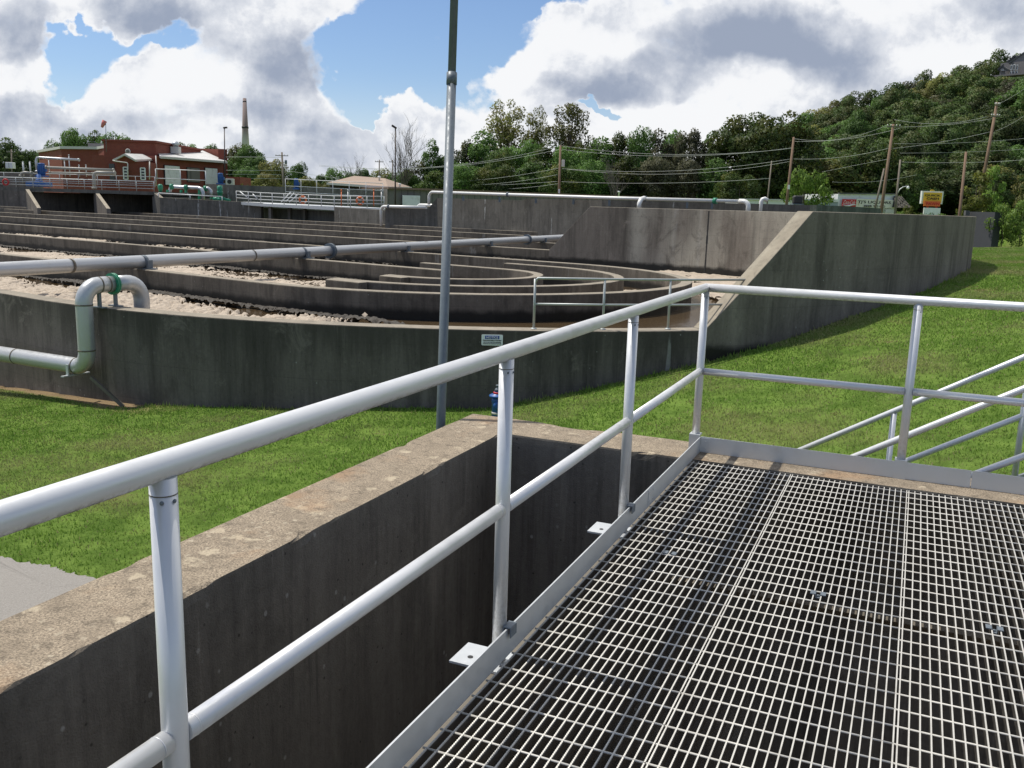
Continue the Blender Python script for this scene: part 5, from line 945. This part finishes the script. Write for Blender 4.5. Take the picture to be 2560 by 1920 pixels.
# hillside house
hs = thing('hillside_house', A(q5, 1900, 300, 262), 'grey gabled house with tall arched windows high on the wooded hill', 'house')
a_, b_ = A(q5, 1800, 300, 262), A(q5, 2120, 290, 255); mb = MB(); dH = slab(mb, a_, b_, 12, zof(q5, 1880, 350, 262)-6, zof(q5, 1880, 215, 262)); mb.build('wall', M['grey_house'], hs); rh = hdir(a_, b_); nh = np.cross(rh, upv)
g_ = [A(q5, 1780, 272, 261), A(q5, 1935, 150, 262), A(q5, 1905, 205, 261.5), A(q5, 1985, 165, 262), A(q5, 2130, 110, 262)]
for (x0, y0, xa, ya, x1, y1, D) in ((1780, 275, 1935, 150, 1990, 200, 261), (1880, 215, 2060, 95, 2240, 215, 259), (1800, 282, 1835, 255, 1875, 280, 258)):
    l_, t_, r_ = A(q5, x0, y0, D), A(q5, xa, ya, D), A(q5, x1, y1, D); mb = MB(); dd = dH*(10 if D > 258 else 3); up2 = zt_*.5
    mb.add([l_, t_, t_+dd, l_+dd, l_+up2, t_+up2, t_+up2+dd, l_+up2+dd], [(3, 2, 1, 0), (4, 5, 6, 7), (0, 1, 5, 4), (1, 2, 6, 5), (2, 3, 7, 6), (3, 0, 4, 7)]); mb.add([r_, t_, t_+dd, r_+dd, r_+up2, t_+up2, t_+up2+dd, r_+up2+dd], [(0, 1, 2, 3), (7, 6, 5, 4), (4, 5, 1, 0), (5, 6, 2, 1), (6, 7, 3, 2), (7, 4, 0, 3)]); mb.build('roof', M['dark_roof'], hs)
    mb = MB(); s_ = dd*.06; mb.add([l_+s_, r_+s_, t_+s_, l_+s_*2, r_+s_*2, t_+s_*2], [(0, 1, 2), (5, 4, 3), (0, 3, 4, 1), (1, 4, 5, 2), (2, 5, 3, 0)]); mb.build('gable', M['grey_house'], hs)
for x, y0, y1, w_ in ((1905, 225, 270, 9), (1932, 222, 270, 12), (1958, 225, 270, 9), (1902, 280, 315, 9), (1928, 280, 315, 9), (1955, 280, 315, 9), (2030, 190, 240, 12), (1825, 262, 278, 9)):
    D = 257.3; p = A(q5, x, (y0+y1)/2, D); f_o = MB().obox(p, rh, -nh, upv, w_*.75*.23955*S/FPX*D, .15, (y1-y0)*.5*.23955*S/FPX*D).build('window', M['white'], hs); MB().obox(p+nh*.17, rh, -nh, upv, w_*.5*.23955*S/FPX*D, .05, (y1-y0)*.4*.23955*S/FPX*D).build('pane', M['glass'], f_o)
MB().obox(A(q5, 1925, 320, 256.5), rh, -nh, upv, 4.5, 2, .2).build('deck', M['grey_house'], hs)
# smokestack
sk = thing('smokestack', A(q2, 393, 560, 1100), 'tall tapering concrete chimney with a dark top far beyond the trees', 'chimney'); D = 1100; k_ = .25*S/FPX*D
zb, zt2 = zof(q2, 393, 700, D), zof(q2, 385, 160, D); xc = A(q2, 385, 160, D); xb = A(q2, 396, 700, D)
MB().tube([(xb[0], xb[1], zb), (xb[0]*.5+xc[0]*.5, xb[1]*.5+xc[1]*.5, (zb+zt2)/2), (xc[0], xc[1], zt2)], [k_*37, k_*26, k_*15], 28).build('shaft', M['stack'], sk)
for y, r in ((410, 29), (190, 17)): p = xb+(xc-xb)*((700-y)/540); MB().lathe((p[0], p[1], zof(q2, 390, y, D)), [(k_*(r-6), -1.5), (k_*r, -1), (k_*r, 1), (k_*(r-6), 1.5)], 24).build('balcony_ring', M['black'], sk)
# windsock
wsk = thing('windsock', A(q1, 915, 460, 135), 'faded red windsock drooping from a thin pole above the brick building', 'windsock'); MB().tube([A(q1, 918, 620, 135), A(q1, 913, 355, 135)], .045, 8).build('pole', M['galv'], wsk)
MB().tube([A(q1, 905, 352, 135), A(q1, 893, 378, 135), A(q1, 880, 410, 135)], [.34, .30, .17], 14).build('sock', paint('faded_red_cloth', (.62, .20, .18), .9, 0, .3, 1.2), wsk)
# dark lamp posts
for i, (q_, xb_, yb_, xt_, yt_, D, sd, lb) in enumerate(((q2, 212, 850, 210, 415, 115, 1, 'dark lamp post at the right corner of the brick building'), (q2, 1687, 1080, 1688, 410, 88, -1, 'dark lamp post before the bare tree and grey metal building'))):
    o = thing('lamp_post', A(q_, xb_, yb_, D), lb, 'lamp post', 'dark lamp posts of the plant'); p0, p1 = A(q_, xb_, yb_, D), A(q_, xt_, yt_, D); MB().tube([p0-zt_*2, p1], [.085, .06], 12).build('pole', M['bronze'], o)
    MB().obox(p1+R0*.12*sd+zt_*.05, R0+zt_*(-.6 if sd < 0 else .15), F0, zt_+R0*(.6 if sd < 0 else -.15), .26 if sd < 0 else .24, .18, .10).build('lamp_head', M['bronze'], o, .05, 3)
# utility poles and wires
def upole(label, q, xt, yt, xb, yb, D, r=.16, m='wood', arms=(), extra=None, low=3.):
    o = thing('utility_pole', A(q, xb, yb, D), label, 'utility pole', 'wooden utility poles'); a_, b_ = A(q, xt, yt, D), A(q, xb, yb, D); d = (b_-a_)/np.linalg.norm(b_-a_)
    MB().tube([a_, b_+d*low], [r*.8, r*1.15], 12).build('pole', M[m], o)
    for f, w in arms: p = a_+(b_-a_)*f; MB().bar(p-R0*w-F0*.15, p+R0*w-F0*.15, .08, .1).build('crossarm', M['wood_grey'], o); [MB().lathe(p+R0*w*s_-F0*.15+zt_*.07, [(.04, 0), (.06, .05), (.03, .14)], 8).build('insulator', M['trim'], o) for s_ in (-.9, -.4, .4, .9)]
    if extra: extra(o, a_, b_)
    return a_, b_
def box1(o, a_, b_): p = a_+(b_-a_)*.34; MB().obox(p+R0*.42-F0*.1, R0, F0, upv, .2, .18, .45).build('equipment_box', M['trim'], o, .05); p2 = a_+(b_-a_)*.87; MB().obox(p2-F0*.2, R0, F0, upv, .11, .04, .27).build('white_tag', M['white'], o)
upole('leaning brown pole with a white equipment box in front of the cottonwoods', q3, 1387, 565, 1372, 1020, 120, .17, 'wood', extra=box1)
upole('orange-brown pole rising beside the light green willow', q4, 1674, 840, 1612, 1422, 95, .14, 'wood', extra=lambda o, a_, b_: MB().obox(a_+(b_-a_)*.74-F0*.17, R0, F0, upv, .10, .03, .22).build('white_tag', M['white'], o))
upole('thin grey leaning pole left of the orange-brown pole', q4, 1483, 1045, 1443, 1425, 112, .09, 'wood_grey')
upole('tall pole standing in front of the liquor store', q5, 842, 760, 732, 1545, 80, .135, 'wood', ((.03, .6),))
upole('grey brace pole leaning behind the liquor store', q5, 758, 1160, 704, 1400, 112, .12, 'wood_grey')
upole('tallest leaning pole high against the hill at the right', q5, 1777, 563, 1655, 1240, 75, .13, 'wood', ((.04, .2), (.19, .35)))
upole('bare orange-brown pole right of the pawn sign', q5, 1498, 1010, 1438, 1582, 56, .09, 'wood')
def arm(o, a_, b_):
    MB().tube([A(q5, 885, 1375, 111.6), A(q5, 900, 1345, 111.6), A(q5, 930, 1325, 111.6), A(q5, 965, 1318, 111.6)], .05, 8).build('lamp_arm', M['far_rail'], o); MB().lathe(A(q5, 972, 1345, 111.6), [(.05, 0), (.16, .04), (.18, .2), (.1, .32), (.04, .4)], 14).build('lamp_head', M['white'], o)
upole('dark pole with a curved street lamp arm behind the shingled awning', q5, 905, 1080, 870, 1430, 112, .13, 'wood_grey', extra=arm)
upole('pole with a crossarm and transformer right of the brick building', q2, 707, 625, 722, 920, 140, .17, 'wood_grey', ((.1, 1.0),), lambda o, a_, b_: MB().lathe(A(q2, 742, 725, 140), [(.15, 0), (.19, .05), (.19, .5), (.1, .6)], 12).build('transformer', M['galv'], o))
upole('distant pole with a plain crossarm left of the bare tree', q2, 1549, 690, 1549, 835, 150, .11, 'wood_grey', ((.12, .7),))
upole('distant pole half hidden by the bare tree', q2, 1664, 690, 1664, 850, 160, .12, 'wood_grey', ((.12, .6),))
upole('faint pale pole among the trees at the far left', q1, 98, 600, 103, 770, 150, .12, 'wood_grey', ((.15, .7),))
def wire(q, pts, D0, D1, r=.013, n=14):
    P = []; m = len(pts)
    xs_ = [p[0] for p in pts]; cf = np.polyfit([(x-xs_[0])/(xs_[-1]-xs_[0]) for x in xs_], [p[1] for p in pts], min(2, m-1))
    for k in range(n+1): t_ = k/n; P.append(A(q, xs_[0]+(xs_[-1]-xs_[0])*t_, np.polyval(cf, t_), D0+(D1-D0)*t_))
    tag(MB().tube(P, r*(D0+D1)/200*1.15, 5).build('power_line', M['wire']), 'thin pale power line strung between the wooden poles', 'power line', 'power lines between the poles')
w3 = q3
for pts_ in ([(-700, 735), (-10, 765), (460, 738), (1385, 568)], [(-700, 742), (0, 775), (700, 715), (1385, 598)], [(0, 885), (700, 862), (1370, 762)], [(0, 885), (700, 905), (1360, 818)], [(330, 918), (900, 905), (1360, 876)], [(500, 935), (1000, 937), (1370, 895)]): wire(q3, pts_, 150, 120)
for pts_ in ([(1390, 568), (2212, 636), (3400, 640), (4002-600, 655)], ): pass
for a_, ym, b_ in (((1390, 568), 640, (3390, 590)), ((1390, 600), 657, (3390, 586)), ((1390, 765), 790, (3390, 680)), ((1400, 765), 815, (3390, 700)), ((1390, 878), 892, (3200, 850))):
    wire(q3, [a_, (2212, ym), b_], 120, 95)
k5 = lambda x, y: ((q5(x, y)[0]-864.1)*4, (q5(x, y)[1]-172.8)*4)
wire(q5, [(-55, 890), (250, 905), (780, 770)], 95, 80); wire(q5, [(-55, 915), (300, 905), (905, 795)], 95, 80); wire(q5, [(-60, 1072), (250, 1068), (805, 975)], 95, 80); wire(q5, [(820, 980), (1200, 932), (1730, 825)], 80, 75)
wire(q5, [(850, 718), (1100, 752), (1690, 690)], 80, 75); wire(q5, [(870, 785), (1250, 770), (1750, 708)], 80, 75); wire(q5, [(1750, 825), (1900, 760), (2100, 620)], 75, 72); wire(q5, [(1780, 580), (1900, 520), (2100, 380)], 75, 72)
wire(q5, [(850, 935), (1500, 925), (2100, 880)], 84, 80, .011); wire(q5, [(900, 1020), (1500, 1010), (2100, 980)], 84, 80, .011); wire(q5, [(910, 1100), (1500, 1105), (2100, 1075)], 112, 100, .011); wire(q5, [(200, 1190), (500, 1130), (790, 1075)], 100, 82, .011); wire(q5, [(290, 1280), (800, 1262), (1050, 1215)], 110, 110, .011)
for y in (665, 780, 815, 850): wire(q2, [(225, y), (450, y+1), (700, y+3)], 138, 138, .017)
wire(q2, [(740, 780), (1050, 830), (1210, 850)], 138, 128); wire(q2, [(1690, 770), (1900, 760), (2120, 742)], 150, 140)
# ---------------------------------------------------------------- vegetation
def crown_mesh(name, seed, rx, rz, z0, ncl, nl, size, hollow=.55, drop=0.0, shape='round', cr=1.45):
    r = np.random.default_rng(seed); C = []
    while len(C) < ncl:
        p = r.uniform(-1, 1, 3); d = np.linalg.norm(p)
        if d > 1 or d < hollow*r.random()**.3: continue
        if shape == 'cone' and np.hypot(p[0], p[1]) > 1.05*(1-(p[2]+1)/2.15): continue
        if shape == 'vase' and np.hypot(p[0], p[1]) > .35+.65*(p[2]+1)/2*1.15: continue
        C.append([p[0]*rx, p[1]*rx, z0+p[2]*rz])
    C = np.array(C); L = []; NN = []
    for c in C:
        s = cr*r.uniform(.5, 1.25); n = int(nl*s*s/cr/cr); v = r.normal(size=(n, 3)); v /= np.linalg.norm(v, axis=1)[:, None]; q = v*(s*r.uniform(.45, 1.05, n)**.6)[:, None]; q[:, 2] *= .75
        q[:, 2] -= drop*np.hypot(q[:, 0], q[:, 1]); L.append(c+q); NN.append(q/np.linalg.norm(q, axis=1)[:, None])
    P = np.concatenate(L); n = len(P); a = r.normal(size=(n, 3)); a[:, 2] *= .6; a /= np.linalg.norm(a, axis=1)[:, None]; b = np.cross(a, r.normal(size=(n, 3))); b /= np.linalg.norm(b, axis=1)[:, None]
    s = (size*r.uniform(.5, 1.25, n))[:, None]; V = np.stack([P-a*s*.5, P+b*s*.32, P+a*s*.6, P-b*s*.32], 1).reshape(-1, 3)
    ctr = np.array([0, 0, z0-rz*.3]); o_ = P-ctr; o_ /= np.linalg.norm(o_, axis=1)[:, None]; N = np.concatenate(NN)*.75+o_*.5+r.normal(size=(n, 3))*.16; N /= np.linalg.norm(N, axis=1)[:, None]
    V = V.reshape(-1, 4, 3); g = np.cross(V[:, 1]-V[:, 0], V[:, 2]-V[:, 0]); fl = (g*N).sum(1) < 0; V[fl] = V[fl][:, ::-1]
    me = npmesh(name, V.reshape(-1, 3), np.arange(4*n).reshape(-1, 4), M['leaf'], True)
    me.normals_split_custom_set_from_vertices([tuple(v) for v in np.repeat(N, 4, axis=0)]); return me, C
def trunk_mesh(name, seed, C, h0, r0, nb=14, lean=0.):
    r = np.random.default_rng(seed); mb = MB(); top = C[:, 2].max()*.8; base = np.array([0, 0, -.6]); tops = np.array([lean, 0, top])
    mb.tube([base, (lean*.2, .1, h0*.6), (lean*.5, -.1, h0+ (top-h0)*.4), tops], [r0*1.3, r0, r0*.6, r0*.12], 8)
    idx = r.permutation(len(C))[:nb]
    for i in idx:
        e = C[i]; s_ = h0*.5+(e[2]-h0)*.45*r.random(); s_ = max(h0*.35, min(s_, e[2]*.75)); p0 = np.array([lean*s_/top, 0, s_]); md = p0+(e-p0)*.5+np.array([0, 0, (e[2]-s_)*.12]); mb.tube([p0, md, e], [r0*.42, r0*.26, r0*.06], 5, False)
    me = bpy.data.meshes.new(name); me.from_pydata(mb.v, [], mb.f); me.polygons.foreach_set('use_smooth', [True]*len(mb.f)); me.materials.append(M['bark']); return me
PROTO = {}
def proto(k, seed, H_, rx, rz, z0, ncl, nl, size, nb=14, r0=.28, **kw):
    c, C = crown_mesh('crown', seed, rx, rz, z0, ncl, nl, size, **kw); PROTO[k] = (c, trunk_mesh('trunk', seed+50, C, z0-rz*.7, r0, nb), H_, rx)
for i in range(4): proto('round%d' % i, 10+i, 12, 4.6, 4.9, 6.6, 62, 270, .38, cr=1.7)
for i in range(3): proto('tall%d' % i, 20+i, 12, 3.2, 5.2, 6.4, 56, 160, .42, cr=1.35)
for i in range(2): proto('open%d' % i, 30+i, 19, 5.4, 7.4, 11.2, 80, 100, .42, nb=40, r0=.42, shape='vase', cr=1.3, hollow=.3)
proto('big', 40, 16, 9.0, 7.2, 8.0, 190, 190, .5, nb=30, r0=.5, cr=2.)
for i in range(2): proto('bush%d' % i, 50+i, 3, 1.7, 1.4, 1.4, 22, 130, .2, nb=8, r0=.05, cr=.6)
proto('cone', 60, 8, 2.2, 3.9, 4.1, 42, 120, .3, nb=10, r0=.12, cr=.75, shape='cone')
proto('willow', 62, 6, 4.2, 2.6, 3.2, 40, 170, .36, nb=12, r0=.18, cr=1.1, drop=.5)
for i in range(3): proto('hill%d' % i, 70+i, 11, 5.0, 4.4, 6.2, 40, 330, .40, nb=4, cr=1.75)
def tree(k, x, y, z, h, w, label, m='leaf', group=None, name='leafy_tree', rot=None, bark=None):
    c, tmesh, H_, rx = PROTO[k]; o = thing(name, (x, y, z), label, 'bush' if 'bush' in name or 'shrub' in name else 'tree', group)
    o.rotation_euler = (0, 0, rng.random()*6.28 if rot is None else rot); sz_ = h/H_; sx_ = w/(2*rx*1.12); o.scale = (sx_, sx_, sz_)
    for nm, me, mt in (('crown', c, M[m]), ('trunk', tmesh, M[bark or 'bark'])):
        ob = link(nm, me, o)
        if me.materials[0] != mt: ob.material_slots[0].link = 'OBJECT'; ob.material_slots[0].material = mt
    return o
def tpx(k, px, pyt, D, wpx, label, m='leaf', zb=None, **kw):
    p = at(px, pyt, D); zb = gz(p[0], p[1]) if zb is None else zb; return tree(k, p[0], p[1], zb, p[2]-zb, wpx*S/FPX*D, label, m, **kw)
# the two cottonwoods
tpx('open0', 1097, 210, 172, 120, 'tall thin cottonwood with airy yellowing crown, left of the pair', 'leaf_olive', name='cottonwood_tree', group='cottonwoods above the tree line', rot=.4)
tpx('open1', 1232, 214, 168, 118, 'tall full cottonwood with yellowing crown, right of the pair', 'leaf_olive', name='cottonwood_tree', group='cottonwoods above the tree line', rot=2.)
tpx('open0', 1160, 225, 176, 70, 'narrow cottonwood standing between the two big ones', 'leaf_olive', name='cottonwood_tree', group='cottonwoods above the tree line', rot=3.3)
tpx('big', 1662, 232, 148, 262, 'very broad dark rounded tree at the foot of the wooded hill', 'leaf_dark', name='broad_tree')
tpx('willow', 1743, 360, 104, 112, 'light green drooping willow-like tree in front of the broad dark tree', 'leaf_bright', name='drooping_tree')
tpx('cone', 2118, 335, 62, 85, 'young yellow-green upright tree in front of the tallest leaning pole', 'leaf_yellow', name='young_tree')
tpx('cone', 2160, 318, 66, 60, 'slim young green tree right of the yellow-green one', 'leaf_bright', name='young_tree')
tpx('tall0', 935, 305, 150, 52, 'slender bright tree just left of the galvanised mast', 'leaf', name='slender_tree')
grp = 'dense trees of the tree line'
line = [(905, 350, 150, 70), (965, 335, 152, 75), (1010, 300, 160, 85), (1052, 288, 158, 95), (1085, 320, 150, 80), (1130, 300, 165, 95), (1180, 310, 155, 90), (1228, 315, 152, 95), (1268, 292, 165, 70), (1300, 300, 156, 85), (1342, 282, 158, 78), (1388, 272, 156, 72), (1425, 285, 160, 70), (1462, 278, 165, 64), (1500, 274, 158, 76), (1535, 290, 160, 64), (1560, 300, 150, 70),
        (880, 372, 145, 60), (940, 372, 138, 80), (1000, 350, 138, 90), (1070, 352, 136, 90), (1140, 355, 138, 100), (1210, 352, 136, 90), (1280, 345, 138, 90), (1350, 340, 138, 90), (1420, 338, 138, 90), (1490, 340, 138, 80), (1548, 345, 136, 80), (1600, 370, 130, 80)]
for i, (x, y, D, w) in enumerate(line):
    brown = i in (12, 14, 25, 26); k = ('round%d' % (i % 4)) if i % 3 else 'tall%d' % (i % 3)
    tpx(k, x, y, D, w*1.15, 'dull greyish brown tree among the dense tree line' if brown else 'dense dark green tree in the tree line behind the grey metal building', 'leaf_brown' if brown else ('leaf' if i % 2 else 'leaf_dark'), group='dull brown trees of the tree line' if brown else grp)
# left horizon trees
grp = 'trees behind the brick building'
for i, (x, y, D, w) in enumerate([(5, 300, 190, 70), (40, 312, 200, 60), (75, 322, 205, 50), (-40, 305, 195, 80), (125, 300, 185, 60), (165, 275, 180, 62), (200, 285, 182, 50), (235, 283, 180, 56), (275, 288, 182, 60), (305, 300, 184, 50), (110, 318, 195, 60), (345, 315, 230, 60), (385, 312, 230, 50), (420, 310, 225, 60), (455, 308, 220, 55)]):
    tpx('round%d' % (i % 4) if i % 3 else 'tall%d' % (i % 2), x, y, D, w*1.2, 'green tree on the skyline behind the brick building', 'leaf' if i % 3 else 'leaf_hill', group=grp)
grp = 'trees right of the brick building'
for i, (x, y, D, w) in enumerate([(512, 308, 185, 62), (540, 312, 180, 66), (560, 335, 165, 70), (590, 342, 158, 55), (505, 345, 178, 50), (538, 358, 160, 60), (575, 372, 144, 60), (612, 362, 160, 50), (645, 348, 165, 46), (660, 380, 150, 50), (690, 375, 175, 56), (725, 362, 175, 60), (700, 390, 160, 60), (755, 372, 180, 46), (790, 362, 175, 50), (825, 362, 172, 50), (855, 368, 172, 44), (765, 385, 165, 50)]):
    tpx('round%d' % (i % 4), x, y, D, w*1.15, 'green tree between the brick building and the tan hip roof', 'leaf' if i % 3 else 'leaf_olive', group=grp)
# hillside
r2 = np.random.default_rng(5); grp = 'trees on the wooded hillside'
sky_pts = [(1765, 246), (1800, 210), (1835, 205), (1870, 212), (1905, 190), (1940, 165), (1975, 185), (2010, 175), (2045, 150), (2085, 128), (2125, 135), (2150, 150), (2215, 175), (2260, 160)]
def hz_at(px, D):
    p = CAM+(F0+R0*((px-1106)/1967))*D; return p[0], p[1], gz(p[0], p[1])
for i, (x, y) in enumerate(sky_pts):
    D = 292; X_, Y_, Zg = hz_at(x, D); zt3 = at(x, y, D)[2]; h = max(7, zt3-Zg); lab = {2010: 'small round dark tree poking above the hill skyline', 2085: 'big domed green tree at the hill crest left of the house', 1905: 'dull brownish tree on the hill skyline'}.get(x, 'green tree along the skyline of the wooded hill')
    tree('hill%d' % (i % 3), X_, Y_, Zg if h < 22 else zt3-22, min(h, 22), 13, lab, 'leaf_dark' if x == 2010 else 'leaf_brown' if x == 1905 else 'leaf_hill', group='trees along the hill skyline' if 'along the sky' in lab else None)
cnt = 0
for D in np.arange(160, 292, 12.5):
    for px in np.arange(1625+(D-160)*.9, 2300, 44*180/D):
        x = px+r2.uniform(-20, 20); d = D+r2.uniform(-5, 5); X_, Y_, Zg = hz_at(x, d); h = r2.uniform(7, 14.5)
        zs_ = at(x, 250, d)[2]
        if x > 2105: h = min(h, at(x, 176, d)[2]-Zg)
        if h < 3 or (x > 2115 and d > 252): continue
        m = r2.choice(['leaf_hill', 'leaf_hill', 'leaf', 'leaf_brown', 'leaf_dark', 'leaf_olive'], p=[.38, .16, .24, .06, .08, .08]); cnt += 1
        lab = {'leaf_brown': 'dull brown tree in the woods covering the hillside', 'leaf_olive': 'olive yellow tree in the woods covering the hillside'}.get(m, 'green tree in the woods covering the hillside')
        tree('hill%d' % (cnt % 3), X_, Y_, Zg-.6, h, r2.uniform(9, 16), lab, m, group={'leaf_brown': 'dull brown trees on the hillside', 'leaf_olive': 'olive trees on the hillside'}.get(m, grp))
# shrubs
for i, (px, yt, D, w, m, lb) in enumerate([(2175, 430, 44, 70, 'leaf_bright', 'bright green rounded bush at the right edge beyond the raised wall'), (2215, 425, 43, 80, 'leaf_bright', 'bright green bush cut by the right edge of the photo'), (2120, 452, 58, 60, 'leaf_yellow', 'low yellow-green bush at the foot of the young trees'), (1967, 440, 70, 36, 'leaf_yellow', 'yellow-green shrub beside the shingled awning'), (1945, 452, 68, 30, 'leaf_bright', 'low green shrub right of the liquor store corner'), (2040, 458, 60, 50, 'leaf_bright', 'low green shrub below the pawn sign'),
        (2000, 455, 62, 40, 'leaf', 'dark low shrub between the awning and the pawn sign'), (2200, 385, 75, 70, 'leaf_olive', 'olive bush high at the right behind the young trees'), (2090, 440, 75, 50, 'leaf', 'green bush behind the bare pole'), (530, 392, 112, 30, 'leaf_yellow', 'left yellow-green bush behind the long grey wall'), (562, 395, 112, 22, 'leaf_yellow', 'middle yellow-green bush behind the long grey wall'), (603, 390, 112, 20, 'leaf_yellow', 'right yellow-green bush beside the crossarm pole'), (628, 385, 112, 20, 'leaf_yellow', 'yellow-green bush left of the small blue motor'), (675, 402, 110, 40, 'leaf_bright', 'low green bush left of the hip roof')]):
    p = at(px, yt, D); g_ = gz(p[0], p[1]); tree('bush%d' % (i % 2), p[0], p[1], min(g_, p[2]-1.), p[2]-min(g_, p[2]-1.), w*S/FPX*D, lb, m, name='leafy_shrub')
# bare trees
def bare(label, px, pyt, D, wpx, zb, seed, n=7, name='bare_tree'):
    r = np.random.default_rng(seed); p = at(px, pyt, D); o = thing(name, (p[0], p[1], zb), label, 'tree'); Ht = p[2]-zb; Wd = wpx*S/FPX*D/2; tw = MB(); tk = MB()
    tk.tube([(p[0], p[1], zb), (p[0]+.1, p[1], zb+Ht*.35)], [.2, .13], 8)
    def br(a, d, L, rr, lv):
        pts = [a]; q = a.copy(); dd = d.copy()
        for k in range(4): dd = dd+r.normal(0, .10, 3)+np.array([0, 0, .06]); dd /= np.linalg.norm(dd); q = q+dd*L/4; pts.append(q.copy())
        tw.tube(pts, list(np.linspace(rr, rr*.35, 5)), 5, False)
        if lv < 3:
            for k in range(3 if lv else 5):
                i = r.integers(1, 5); nd = dd*.8+R0*r.normal(0, .42)+F0*r.normal(0, .35)+zt_*.25; nd /= np.linalg.norm(nd); br(pts[i], nd, L*r.uniform(.45, .7), rr*.55, lv+1)
    for k in range(n):
        s_ = (k/(n-1)-.5)*2; st_ = np.array([p[0], p[1], zb+Ht*r.uniform(.15, .35)]); d = R0*s_*Wd*.75/Ht*1.2+zt_+F0*r.normal(0, .12); d /= np.linalg.norm(d); br(st_, d, Ht*(.62-.12*abs(s_)), .075, 0)
    tk.build('trunk', M['pale_bark'], o); tw.build('branches', M['pale_bark'], o); return o
bare('leafless grey tree standing behind the dark lamp post', 872, 306, 140, 74, 0, 3, 9)
bare('small leafless tree behind the tan hip roof', 770, 366, 160, 32, 0, 4, 5)
bare('leafless twiggy tree beneath the left cottonwood', 1330, 362, 133, 45, -.5, 9, 4)
